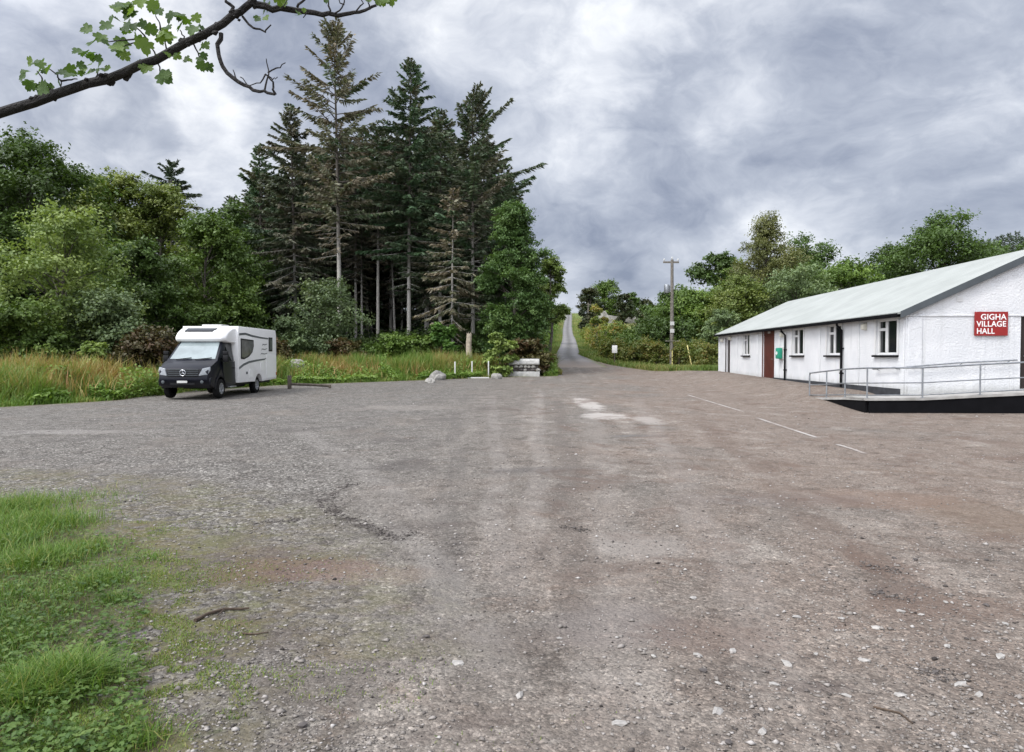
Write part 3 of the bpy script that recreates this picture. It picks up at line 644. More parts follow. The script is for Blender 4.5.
M['van_dark'] = mat_gel('black blue cab paint', (.006, .007, .012), .30, .22, 0.0)
M['trim'] = simple('black trim', (.008, .008, .009), .5, spec=.2)
M['screen'] = simple('pale insulated windscreen', (.22, .26, .265), .12, var=.2, scale=1.5, spec=.5)
M['tint_glass'] = simple('dark side glass', (.010, .012, .013), .05, spec=.35)
M['grey_glass'] = simple('grey acrylic window', (.11, .115, .12), .1, var=.3, spec=.5)
M['lamp_glass'] = simple('headlamp', (.20, .215, .23), .15, var=.25, scale=12, spec=.6)
M['chrome'] = simple('chrome', (.5, .51, .53), .25, metal=1)
M['alloy'] = simple('alloy rim', (.34, .35, .36), .35, metal=.7)
M['rubber'] = simple('tyre rubber', (.012, .012, .012), .9, spec=.1)
M['stripe'] = simple('dark grey stripe', (.10, .11, .12), .4)
M['amber'] = simple('red lamp', (.35, .02, .015), .2)

vx, vy = -11.72, 27.3
van = empty('motorhome', (vx, vy, h(vx, vy) + .03), R(-1.0))
van.scale = (.972, .972, .972)
tag(van, 'white coachbuilt motorhome with a black cab parked at the gravel edge', 'motorhome')
WB, WRAD = 3.72, .36
def arch(cy, r, n=12): return [(cy + r * math.cos(math.pi * (1 - k / n)), .36 + r * math.sin(math.pi * (1 - k / n)) if 0 < k < n else .40) for k in range(n + 1)]
def cabx(hw, z): return hw * (1 - .17 * max(0, min(1, (z - 1.28) / .85)))
# cab: outline in (y, z), with a notch for the wheel
prof = [(-.80, .48)] + arch(0, .47) + [(1.52, .46), (1.52, 2.20), (.66, 2.20), (-.20, 1.42), (-.42, 1.34), (-.80, 1.16), (-.90, 1.02), (-.93, .70)]
m = MB(); n = len(prof)
v = []
for s in (-1, 1):
    for y, z in prof:
        hw = cabx(1.0, z) * (1 - .10 * max(0, (-.45 - y) / .5))
        v.append((s * hw, y, z))
m.add(v, [tuple(range(n))[::-1], tuple(range(n, 2 * n))] + [(i, (i + 1) % n, n + (i + 1) % n, n + i) for i in range(n)])
cab = m.build('cab', M['van_dark'], van, bevel=.035, seg=2)
# white living body
m = MB()
bp = [(1.50, .52)] + [(1.52, .52)] + [(WB - .47 + .0, .52)] + [(y, z + .02) for y, z in arch(WB, .45)[1:-1]] + [(WB + .47, .50), (5.92, .56), (5.98, .75), (5.96, 2.55), (5.86, 2.76), (1.5, 2.78), (1.42, 2.2)]
m.extrude(bp, -1.12, 1.12, lambda y, z, x: (x, y, z)); body = m.build('body', M['van_white'], van, bevel=.05, seg=3)
# rounded cap above the cab
m = MB(); cp = [(1.52, 2.10), (.66, 2.12), (.48, 2.17), (.42, 2.27), (.50, 2.42), (.74, 2.57), (1.05, 2.68), (1.52, 2.765)]
n = len(cp); v = []
for s in (-1, -.88, .88, 1):
    for y, z in cp:
        sh = 0 if abs(s) < 1 else .10
        tap = 1 - .06 * max(0, (1.0 - y))
        v.append((s * 1.02 * tap, y + sh * 1.6 * max(0, 1.3 - y), z - (sh * .5 if z > 2.4 else -sh * .2)))
m.add(v, [tuple(range(n))[::-1], tuple(range(3 * n, 4 * n))] + [(k * n + i, k * n + (i + 1) % n, (k + 1) * n + (i + 1) % n, (k + 1) * n + i) for k in range(3) for i in range(n)])
cap = m.build('overcab_cap', M['van_white'], van, bevel=.03, seg=2)
m = MB(); m.add([(-.66, .66, 2.575), (.42, .66, 2.575), (.50, .96, 2.685), (-.66, .96, 2.685), (-.66, .66, 2.53), (.42, .66, 2.53), (.50, .96, 2.64), (-.66, .96, 2.64)], [(0, 1, 2, 3), (4, 7, 6, 5), (0, 4, 5, 1), (1, 5, 6, 2), (2, 6, 7, 3), (3, 7, 4, 0)])
m.build('cap_skylight', M['tint_glass'], cap)
m = MB(); m.box(-.45, .35, 1.7, 2.5, 2.78, 2.86); m.build('roof_hatch', M['white_paint'], body, bevel=.03)
m = MB(); m.box(-.5, .5, 3.4, 4.6, 2.78, 2.815); m.build('solar_panel', M['tint_glass'], body, bevel=.01)
# windscreen
def scr(y, z, e=.012): return (y - e * .67, z + e * .74)
m = MB(); a, b = scr(-.13, 1.475), scr(.60, 2.135)
m.add([(-.86, *a), (.86, *a), (.74, *b), (-.74, *b), (-.86, a[0] + .02, a[1] - .02), (.86, a[0] + .02, a[1] - .02), (.74, b[0] + .02, b[1] - .02), (-.74, b[0] + .02, b[1] - .02)],
      [(0, 1, 2, 3), (4, 7, 6, 5), (0, 4, 5, 1), (1, 5, 6, 2), (2, 6, 7, 3), (3, 7, 4, 0)])
m.build('windscreen', M['screen'], cab)
for x0_, x1_ in ((-.62, -.05), (.12, .72)):
    m = MB(); a, b = scr(-.17, 1.44, .03), scr(-.10, 1.505, .03); m.tube([(x0_, a[0], a[1]), (x1_, b[0], b[1])], .014, 6); m.build('wiper', M['trim'], cab)
# side windows and door seams of the cab
for s in (-1, 1):
    def sx(z, e=.012): return s * (cabx(1.0, z) + e)
    pl = [(.30, 1.44), (1.34, 1.40), (1.34, 2.05), (.86, 2.05)]
    m = MB(); m.add([(sx(z), y, z) for y, z in pl] + [(sx(z, -.01), y, z) for y, z in pl], [(0, 1, 2, 3), (7, 6, 5, 4), (0, 4, 5, 1), (1, 5, 6, 2), (2, 6, 7, 3), (3, 7, 4, 0)])
    dm = MB(); dpl = [(.40, .56), (1.42, .52), (1.42, 1.38), (.28, 1.40), (.24, .95)]; kk = len(dpl)
    dm.add([(sx(z, .008), y, z) for y, z in dpl] + [(sx(z, -.02), y, z) for y, z in dpl], [tuple(range(kk)), tuple(range(kk, 2 * kk))[::-1]] + [(i, (i + 1) % kk, kk + (i + 1) % kk, kk + i) for i in range(kk)])
    dd = dm.build('cab_door', M['van_dark'], van, bevel=.006, seg=1); m.build('side_window', M['tint_glass'], dd)
    q = MB(); q.box(*sorted((s * 1.01, s * 1.04)), 1.16, 1.34, 1.10, 1.14); q.build('handle', M['trim'], dd, bevel=.008, seg=1)
    q = MB(); xx = s * 1.14
    q.tube([(s * .93, .22, 1.50), (xx, .16, 1.50)], .03, 8); q.box(xx - .10, xx + .10, .10, .20, 1.36, 1.62); q.box(xx - .095, xx + .095, .11, .20, 1.64, 1.78)
    q.build('wing_mirror', M['trim'], van, bevel=.03)
# grille, lamps, bumper
m = MB(); m.extrude([(-.56, .83), (.56, .83), (.66, 1.10), (-.66, 1.10)], -.945, -.90, lambda x, z, y: (x, y + (z - .83) * .25, z)); grille = m.build('grille', M['trim'], van, bevel=.01)
m = MB()
for z in (.87, .945, 1.02, 1.085): m.box(-.55, .55, -.968 + (z - .83) * .25, -.95 + (z - .83) * .25, z, z + .022)
m.build('grille_bar', M['fascia'], grille)
m = MB(); c = (0, -.955, .97); m.lathe([(.105, 0), (.118, -.02), (.105, -.03), (.092, -.02), (.105, 0)], c, 'y', 28)
for k in range(3):
    a = R(90 + 120 * k); px_, pz_ = math.cos(a), math.sin(a); nx_, nz_ = -pz_, px_
    m.add([(c[0] + nx_ * .026, c[1] - .015, c[2] + nz_ * .026), (c[0] - nx_ * .026, c[1] - .015, c[2] - nz_ * .026), (c[0] + px_ * .10, c[1] - .015, c[2] + pz_ * .10), (c[0], c[1] - .035, c[2])], [(0, 2, 3), (2, 1, 3), (0, 1, 2)])
m.build('star_emblem', M['chrome'], grille)
for s in (-1, 1):
    hl = [(.58, .86), (.90, .90), (.965, 1.06), (.95, 1.19), (.70, 1.13)]
    m = MB(); kk = len(hl)
    def hy(x, z): return -.985 + (z - .86) * .30 + max(0, x - .78) * .50
    m.add([(s * x, hy(x, z), z) for x, z in hl] + [(s * x * .97, hy(x, z) + .14, z) for x, z in hl], [tuple(range(kk)), tuple(range(kk, 2 * kk))[::-1]] + [(i, (i + 1) % kk, kk + (i + 1) % kk, kk + i) for i in range(kk)])
    m.build('headlight', M['lamp_glass'], van, bevel=.02)
m = MB(); m.extrude([(-.96, .50), (-.84, .46), (-.80, .80), (-.95, .80), (-1.0, .72), (-1.0, .56)], -.97, .97, lambda y, z, x: (x, y + (.16 if abs(x) > .9 else 0), z))
bp_ = m.build('bumper', M['van_dark'], van, bevel=.03)
m = MB(); m.box(-.45, .45, -1.008, -.99, .54, .60); m.build('lower_grille', M['trim'], bp_)
m = MB(); m.box(-.19, .19, -1.03, -1.005, .60, .685); m.build('number_plate', M['white_paint'], bp_, bevel=.005, seg=1)
for s in (-1, 1):
    m = MB(); m.lathe([(.055, 0), (.06, -.02), (.02, -.03), (.001, -.03)], (s * .72, -.985, .64), 'y', 16); m.build('fog_lamp', M['fascia'], bp_, smooth=True)
# wheels
for cy in (0, WB):
    for s in (-1, 1):
        e = empty('wheel', (s * .92, cy, .36)); e.parent = van
        m = MB(); m.lathe([(.19, -.11), (.31, -.115), (.355, -.09), (.365, -.03), (.365, .03), (.355, .09), (.31, .115), (.19, .11)], (0, 0, 0), 'x', 30); m.build('tyre', M['rubber'], e, smooth=True)
        m = MB(); m.lathe([(.20, s * .105), (.185, s * .06), (.08, s * .075), (.05, s * .10), (.001, s * .10)], (0, 0, 0), 'x', 30)
        for k in range(8):
            a = 2 * math.pi * k / 8; m.tube([(s * .085, .06 * math.cos(a), .06 * math.sin(a)), (s * .098, .19 * math.cos(a), .19 * math.sin(a))], .018, 6)
        m.lathe([(.215, s * .08), (.215, s * .112), (.19, s * .112)], (0, 0, 0), 'x', 30); m.build('rim', M['alloy'], e, smooth=True)
for cy, w_ in ((0, .99),):
    for s in (-1, 1):
        m = MB(); m.tube([(s * (w_ + .004), cy + .455 * math.cos(math.pi * k / 16), .37 + .455 * math.sin(math.pi * k / 16)) for k in range(17)], .03, 6); m.build('wheel_arch', M['trim'] if cy == 0 else M['van_white'], van, smooth=True)
m = MB(); m.box(-.9, .9, -.7, 5.7, .42, .52); m.box(-.7, .7, .6, 3.2, .32, .42); m.build('chassis', M['trim'], van)
m = MB(); m.box(.95, 1.10, .75, 1.3, .36, .42); m.build('entry_step', M['alloy'], van, bevel=.01)
# coachwork details on the near side (and the same on the far side)
for s in (-1, 1):
    X_ = s * 1.121
    def plate(poly, name, mat, par, th=.012, bev=0.0):
        m = MB(); m.extrude(poly, X_ - s * .004, X_ + s * th, lambda y, z, x: (x, y, z)); return m.build(name, mat, par, bevel=bev, seg=1)
    w = plate([(1.70, 1.48), (2.05, 1.46), (2.55, 1.56), (2.95, 1.75), (3.12, 2.0), (3.10, 2.26), (1.70, 2.30)], 'window', M['trim'], body, .014, .004)
    m = MB(); m.extrude([(1.76, 1.54), (2.05, 1.52), (2.52, 1.62), (2.89, 1.79), (3.05, 2.0), (3.04, 2.21), (1.76, 2.24)], X_ + s * .0145, X_ + s * .022, lambda y, z, x: (x, y, z)); m.build('pane', M['grey_glass'], w)
    w = plate([(4.95, 1.80), (5.42, 1.80), (5.42, 2.42), (4.95, 2.42)], 'window', M['trim'], body, .014, .004)
    m = MB(); m.extrude([(5.0, 1.85), (5.37, 1.85), (5.37, 2.37), (5.0, 2.37)], X_ + s * .0145, X_ + s * .022, lambda y, z, x: (x, y, z)); m.build('pane', M['grey_glass'], w)
    def curve_strip(pts, wd):
        up = [(y, z + wd / 2 * t) for y, z, t in pts]; dn = [(y, z - wd / 2 * t) for y, z, t in pts][::-1]; return up + dn
    plate(curve_strip([(1.52, 1.10, 1), (2.0, 1.24, 1), (2.6, 1.34, .9), (3.4, 1.40, .8), (4.4, 1.45, .6), (4.65, 1.50, .3)], .10), 'side_stripe', M['stripe'], body, .005)
    plate(curve_strip([(1.55, 2.46, 1), (2.2, 2.50, 1), (3.0, 2.43, .9), (4.0, 2.38, .8), (4.9, 2.36, .7)], .09), 'upper_stripe', M['stripe'], body, .005)
    for k, z in enumerate((2.10, 1.90, 1.70)):
        plate(curve_strip([(4.15 - .1 * k, z - .07, .5), (4.2 - .1 * k, z, 1), (4.45, z - .02, 1), (4.75, z + .02, .6)], .035), 'side_mark', M['stripe'], body, .005)
    plate([(2.6, .68), (3.0, .68), (3.0, 1.02), (2.6, 1.02)], 'service_flap', M['van_white'], body, .012, .005)
    plate([(3.9, .95), (4.2, .95), (4.2, 1.30), (3.9, 1.30)], 'service_flap', M['van_white'], body, .012, .005)
    plate([(2.25, .85), (2.42, .85), (2.42, .95), (2.25, .95)], 'filler_cap', M['stripe'], body, .012, .005)
    plate([(4.62, .60), (5.85, .62), (5.85, 1.66), (4.62, 1.64)], 'garage_door', M['van_white'], body, .01, .004)
    plate([(5.86, .72), (5.95, .72), (5.95, .86), (5.86, .86)], 'marker_lamp', M['amber'], body, .012)

# ------------------------------------------------------------------ foliage generators
def leaf_quads(P, N, ln, wd, r, droop=0.0):
    """diamond leaves, folded along the midrib: (n,4,3) vertices"""
    n = len(P); N = N / (np.linalg.norm(N, axis=1, keepdims=True) + 1e-9)
    t = r.normal(size=(n, 3)); t[:, 2] -= droop; t -= N * (t * N).sum(1, keepdims=True); t /= (np.linalg.norm(t, axis=1, keepdims=True) + 1e-9)
    b = np.cross(N, t); ln = np.broadcast_to(ln, (n,))[:, None]; wd = np.broadcast_to(wd, (n,))[:, None]
    return np.stack([P - t * ln * .5, P + b * wd * .5 + N * wd * .12, P + t * ln * .5 - N * ln * .06, P - b * wd * .5 + N * wd * .12], 1)
def quads_mesh(name, Q, tint, mat):
    n = len(Q); return np_mesh(name, Q.reshape(-1, 3), np.arange(n * 4).reshape(n, 4), mat, np.repeat(tint, 4))

def clump_leaves(C, rad, n, ls, r, squash=.62, sub=19, droop=.35, asp=.62, loose=.27):
    """leaf sprays on the outside of rounded clumps"""
    Q, T = [], []
    for c, rc in zip(C, rad):
        k = max(8, int(1.35 * n * (rc / np.mean(rad)) ** 2)); d = r.normal(size=(sub, 3)); d[:, 2] = d[:, 2] * .8 + .25; d /= np.linalg.norm(d, axis=1, keepdims=True)
        sc = c + d * rc * np.array([1, 1, squash]) * r.uniform(.55, 1.08, (sub, 1)); w = r.integers(0, sub, k)
        e_ = r.uniform(.75, 1.55, sub); u_ = np.sqrt(r.uniform(.10, 1, k)); P = c + d[w] * (rc * e_[w] * u_)[:, None] * np.array([1, 1, squash * 1.15]) + r.normal(size=(k, 3)) * rc * .17 * np.array([1, 1, .7]); P[:, 2] -= (u_ ** 2) * rc * .10
        N = d[w] * .5 + np.array([0, 0, .75]) + r.normal(size=(k, 3)) * .55
        Q.append(leaf_quads(P, N, ls * r.uniform(.6, 1.15, k), ls * asp * r.uniform(.6, 1.15, k), r, droop))
        base_t = r.uniform(.15, .8); st = r.normal(size=sub) * .13; T.append(np.clip(base_t + st[w] + r.normal(size=k) * .14, 0, 1))
    return np.concatenate(Q), np.concatenate(T)

def tree_meshes(seed, hgt, wid, cb=.25, nc=40, nl=20000, ls=.24, leaf='leaf_mid', bark='bark', squash=.62, trunk=True, top=.75, rc=(.10, .19), lean=0.0, asp=.62, droop=.35, rtr=None):
    r = np.random.default_rng(seed); C = []; z0 = hgt * cb
    while len(C) < nc:
        q = r.uniform(0, 1); a = r.uniform(0, 2 * math.pi); rr = math.sqrt(r.uniform(.08, 1.0))
        env = math.sin(math.pi * min(1, (q * .82 + .16))) ** top * (1 + .22 * math.sin(3 * a + seed) * q)
        p = np.array([math.cos(a) * rr * env * wid * .42 + lean * q * hgt, math.sin(a) * rr * env * wid * .42, z0 + (hgt * .97 - z0) * q])
        if C and np.min(np.linalg.norm(np.array(C) - p, axis=1)) < wid * .055: continue
        C.append(p)
    C = np.array(C); rad = wid * r.uniform(*rc, len(C)); C[:, 2] = np.minimum(C[:, 2], hgt - rad * squash * .8); C[:, 2] = np.maximum(C[:, 2], rad * squash * .75)
    Q, T = clump_leaves(C, rad, nl / nc, ls, r, squash, asp=asp, droop=droop)
    cm = quads_mesh('crown', Q, T, M[leaf])
    tm = None
    m = MB(); rt = rtr or max(.05, hgt * .018)
    tp = [(lean * hgt * t * .8 + .05 * hgt * (vnoise(t * 3, seed, 1) - .5), .05 * hgt * (vnoise(t * 3, seed, 2) - .5) * (t > 0), hgt * t * .8 - (.2 if t == 0 else 0)) for t in np.linspace(0, 1, 7)]
    tp = [(float(a), float(b), float(c)) for a, b, c in tp]
    m.tube(tp, [rt * (1.25 if i == 0 else 1 - i / 7.2) for i in range(7)], 8)
    for c, rd in zip(C, rad):
        zz_ = max(hgt * .08, c[2] - wid * r.uniform(.12, .3)); k = min(5.99, zz_ / (hgt * .8) * 6); i = int(k); f = k - i
        s0 = np.array(tp[i]) * (1 - f) + np.array(tp[i + 1]) * f; mid = (s0 + c) / 2 + np.array([0, 0, wid * .04]) + r.normal(size=3) * wid * .02
        r0 = rt * .38 * (1 - .6 * k / 6); m.tube([s0, mid, c, c + (c - mid) * .35 + np.array([0, 0, rd * .3])], [r0, r0 * .6, r0 * .3, r0 * .12], 5, cap=False)
    me = bpy.data.meshes.new('trunk'); me.from_pydata(m.v, [], m.f); me.materials.append(M[bark]); me.update()
    for p in me.polygons: p.use_smooth = True
    return me, cm
def plant(name, meshes, loc, label, cat, group=None, rz=0.0, sc=1.0, sz=None, parts=('trunk', 'crown')):
    e = empty(name, loc, rz); e.scale = (sc, sc, sz or sc); tag(e, label, cat, group)
    for nm, me in zip(parts, meshes): link_mesh(nm, me, e)
    return e

def spruce_meshes(seed, hgt, cb, rmax, dens=1.0, green=.4, leaf='spruce', up=0.0, bark='bark_spruce', spray=1.0, dead=True, rtr=None, one_side=0.0):
    r = np.random.default_rng(seed); Q, T = [], []; m = MB(); rt = rtr or max(.09, hgt * .0072)
    bend = r.normal(size=2) * .012 * hgt
    def ax(z): t = z / hgt; return np.array([bend[0] * t * t, bend[1] * t * t, z])
    zs = np.linspace(0, hgt, 12); m.tube([ax(z) - np.array([0, 0, .3 if z == 0 else 0]) for z in zs], [rt * (1 - z / hgt) ** .75 + .012 for z in zs], 8)
    z = cb * .75 if dead else cb
    while z < hgt - .15:
        a_ = np.clip((hgt - z) / (hgt - cb), 0, 1.2); nb = r.integers(4, 7)
        ph = r.uniform(0, 2 * math.pi)
        for k in range(nb):
            if r.uniform() > dens * .95 and z < hgt - 2: continue
            L = 1.2 * rmax * (min(a_, 1) ** .54) * r.uniform(.4, 1.2) * (.78 if a_ > .85 else 1) + .12
            az = ph + k * 2 * math.pi / nb + r.normal() * .25
            L *= 1 + one_side * max(0, math.cos(az)) * (a_ < .62)
            el = np.interp(a_, [0, .15, .45, 1.0], [55, 28, 6, -14]) + up + r.normal() * 6
            bare = a_ > 1.0
            if bare: L *= .45
            d = np.array([math.cos(az) * math.cos(R(el)), math.sin(az) * math.cos(R(el)), math.sin(R(el))])
            n = 6; t = np.linspace(0, 1, n); s0 = ax(z)
            pts = s0 + d * (t * L)[:, None]; pts[:, 2] += (-.16 * t ** 2 + .14 * t ** 4) * L * (1 if up <= 0 else .4)
            br = .012 + .011 * L ** .8
            m.tube(pts[[0, 2, 4, 5]], [br, br * .7, br * .4, br * .15], 4, cap=False)
            nt_ = int(L / .026 * spray * (0.3 if bare else 1)) + 3
            tt = r.uniform(.10, 1.0, nt_) ** .85; P = np.stack([np.interp(tt, t, pts[:, i]) for i in range(3)], 1)
            sd = np.cross(d, [0, 0, 1]); sd /= np.linalg.norm(sd) + 1e-9
            sg_ = np.where(r.uniform(size=nt_) < .5, -1, 1)[:, None]
            tl = (.20 + .46 * (1 - tt * .6) * min(1, L / 2.4)) * r.uniform(.6, 1.3, nt_)
            D = d * .62 + sd * sg_ * r.uniform(.25, 1.0, (nt_, 1)) + np.array([0, 0, -1]) * r.uniform(.05, .75, (nt_, 1)); D /= np.linalg.norm(D, axis=1, keepdims=True)
            wv = r.normal(size=(nt_, 3)); wv -= D * (wv * D).sum(1, keepdims=True); wv /= np.linalg.norm(wv, axis=1, keepdims=True) + 1e-9
            w = (.06 + .10 * r.uniform(size=nt_))[:, None] * (0.55 if bare else 1); tip = P + D * tl[:, None]; mid = P + D * tl[:, None] * .45
            Q.append(np.stack([P, mid + wv * w * .6, tip, mid - wv * w * .6], 1))
            tb = np.clip(green + r.normal() * .16 - (.3 if bare else 0), 0, 1); T.append(np.clip(tb + r.normal(size=nt_) * .1, 0, 1))
        z += r.uniform(.30, .50) * (1.0 if hgt > 12 else .7)
    tm = bpy.data.meshes.new('trunk'); tm.from_pydata(m.v, [], m.f); tm.materials.append(M[bark]); tm.update()
    for p in tm.polygons: p.use_smooth = True
    return tm, quads_mesh('crown', np.concatenate(Q), np.concatenate(T), M[leaf])

def hgt_to(px, top, Y): b = base(px, Y); return EYE + (HY - top) * Y / FPX - b[2]
def wid_of(hw, Y): return 2 * hw * Y / FPX

# ---- the spruces at the edge of the wood: each its own mesh
HERO = [ # px, top, Y, half width px, foot of the crown py, density, green, up, spray, label
    (340, 30, 54, 68, 226, .56, .14, 14, .66, 'tallest spruce, thin see-through top, bare pale lower trunk'),
    (296, 112, 57, 44, 318, 1.0, .38, -4, 1.1, 'brown-tinged spruce with drooping boughs left of the tallest spruce'),
    (378, 128, 58, 34, 224, .8, .4, 0, .9, 'spruce with slim bare trunk between the two tallest tops'),
    (409, 66, 56, 46, 262, .95, .62, 4, 1.05, 'tall dense pointed spruce with long bare grey trunk, centre of the wood'),
    (440, 112, 59, 34, 285, .9, .42, 0, 1.0, 'narrow brownish spruce right of the tall dense pointed one'),
    (473, 97, 55, 52, 302, .95, .48, 9, 1.0, 'rightmost tall spruce, long boughs reaching out over the sky'),
    (452, 190, 52, 30, 330, .6, .02, -6, .8, 'dying rust-brown spruce with thin hanging boughs'),
    (262, 150, 62, 36, 330, 1.0, .55, -2, 1.1, 'dark green spruce at the left end of the spruce stand'),
    (318, 155, 62, 30, 300, 1.0, .6, 0, 1.1, 'green spruce behind the brown-tinged one'),
    (426, 140, 61, 36, 300, 1.0, .55, 0, 1.0, 'green-grey spruce squeezed between the dense pointed spruce and the narrow one'),
    (356, 150, 61, 34, 250, .9, .45, 0, .9, 'olive spruce just right of the tallest trunk'),
    (505, 165, 60, 30, 310, 1.0, .5, 0, 1.0, 'dark spruce behind the bright sycamore by the lane'),
]
for i, (px, top, Y, hw, cbp, de, gr, up, spr, lab) in enumerate(HERO):
    b = base(px, Y); hg = hgt_to(px, top, Y); cb = EYE + (HY - cbp) * Y / FPX - b[2]
    ms_ = spruce_meshes(100 + i, hg, max(.5, cb), hw * Y / FPX, de, gr + .14, 'spruce', up, spray=spr, one_side=.8 if i == 5 else 0.0)
    plant('spruce_tree', ms_, b, lab, 'spruce tree', 'spruces at the edge of the wood', rz=0)
# deeper in the wood: shared meshes
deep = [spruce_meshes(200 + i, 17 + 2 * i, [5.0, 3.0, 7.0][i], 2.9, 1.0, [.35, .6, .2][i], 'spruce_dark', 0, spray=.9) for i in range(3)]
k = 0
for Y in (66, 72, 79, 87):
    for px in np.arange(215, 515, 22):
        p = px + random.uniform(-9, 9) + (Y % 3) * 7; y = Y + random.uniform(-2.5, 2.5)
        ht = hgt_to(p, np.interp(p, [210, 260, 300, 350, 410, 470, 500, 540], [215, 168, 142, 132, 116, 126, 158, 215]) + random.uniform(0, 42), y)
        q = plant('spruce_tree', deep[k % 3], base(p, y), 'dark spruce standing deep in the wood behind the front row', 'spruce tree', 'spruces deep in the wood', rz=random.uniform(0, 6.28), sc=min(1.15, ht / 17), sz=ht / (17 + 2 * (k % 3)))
        k += 1
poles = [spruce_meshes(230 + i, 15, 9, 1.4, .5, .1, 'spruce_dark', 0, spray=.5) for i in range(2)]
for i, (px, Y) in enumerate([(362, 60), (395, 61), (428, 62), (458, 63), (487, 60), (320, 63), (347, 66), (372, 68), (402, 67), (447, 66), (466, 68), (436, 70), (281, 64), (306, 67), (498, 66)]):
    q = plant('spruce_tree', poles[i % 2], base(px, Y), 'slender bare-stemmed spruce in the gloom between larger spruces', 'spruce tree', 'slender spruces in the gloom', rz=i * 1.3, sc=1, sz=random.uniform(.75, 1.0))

# ---- broadleaved trees left of the spruces
LEFT = [ # px, top, Y, half width px, crown foot fraction, leaf, n clumps, n leaves, leaf size, label
    (30, 143, 43, 92, .08, 'leaf_dark', 60, 34000, .27, 'big dark green broadleaved tree, tallest at the left side'),
    (62, 210, 34, 72, .12, 'leaf_light', 46, 15000, .20, 'pale green leafy tree in front of the big dark one'),
    (112, 172, 51, 48, .15, 'leaf_yellow', 44, 24000, .25, 'yellow-green tree beside the big dark tree'),
    (166, 182, 52, 52, .15, 'leaf_yellow', 46, 24000, .25, 'yellow-green rounded tree below the distant pine top'),
    (205, 218, 45, 52, .05, 'leaf_mid', 50, 26000, .23, 'mid green tree right behind the motorhome'),
    (232, 205, 57, 44, .10, 'leaf_dark', 44, 22000, .27, 'dark broadleaved tree between yellow-green tree and spruces'),
    (-62, 165, 42, 80, .08, 'leaf_dark', 44, 20000, .28, 'dark broadleaved tree cut off by the left edge'),
    (135, 245, 40, 48, .04, 'leaf_dark', 44, 20000, .22, 'dark low tree left of the motorhome'),
]
for i, (px, top, Y, hw, cbf, lf, nc, nl, ls, lab) in enumerate(LEFT):
    ms_ = tree_meshes(300 + i, hgt_to(px, top, Y), wid_of(hw, Y) * 1.05, cbf, nc, nl, ls, lf, 'bark', top=.6, squash=.5 if lf == 'leaf_light' else .62)
    plant('broadleaf_tree', ms_, base(px, Y), lab, 'tree', 'broadleaved trees left of the spruces')
b = base(171, 64); pm = spruce_meshes(330, hgt_to(171, 166, 64), hgt_to(171, 205, 64), 2.6, .7, .6, 'spruce_dark', 14, bark='bark'); plant('pine_tree', pm, b, 'pine top showing above the yellow-green trees', 'pine tree')
fill = [tree_meshes(340 + i, 11, 9.5, .06, 40, 14000, .36, 'leaf_dark', 'bark', top=.55) for i in range(2)]
for i, (px, top, Y) in enumerate([(-120, 200, 52), (-40, 190, 60), (20, 190, 62), (80, 205, 64), (140, 215, 66), (195, 222, 68), (240, 235, 72), (-90, 215, 44), (290, 262, 80), (345, 285, 92), (400, 292, 94), (455, 285, 92), (505, 270, 88)]):
    s = hgt_to(px, top, Y) / 11; plant('broadleaf_tree', fill[i % 2], base(px, Y), 'dark broadleaved tree in the back of the wood', 'tree', 'dark trees in the back of the wood', rz=i * 2.1, sc=max(.9, s), sz=s)

# ---- by the lane
LANE = [
    (514, 203, 51, 36, .04, 'leaf_syc', 80, 46000, .19, 'bright green sycamore left of the lane mouth', 1.0),
    (500, 262, 52.5, 27, .03, 'leaf_syc', 36, 16000, .19, 'low leafy sycamore sapling in front of the taller sycamore', .7),
    (550, 258, 72, 20, .34, 'leaf_light', 40, 12000, .25, 'light green tree on the left verge farther up the lane', .6),
    (530, 285, 64, 17, .02, 'leaf_fresh', 30, 11000, .26, 'rounded green tree just behind the lane-side sycamore', .6),
    (543, 278, 112, 15, .35, 'leaf_mid', 34, 8000, .36, 'dim green tree overhanging the left of the lane far up', .6),
]
for i, (px, top, Y, hw, cbf, lf, nc, nl, ls, lab, tp_) in enumerate(LANE):
    ms_ = tree_meshes(360 + i, hgt_to(px, top, Y), wid_of(hw, Y), cbf, nc, nl, ls, lf, 'bark', top=tp_)
    plant('broadleaf_tree', ms_, base(px, Y), lab, 'tree', 'trees beside the lane')

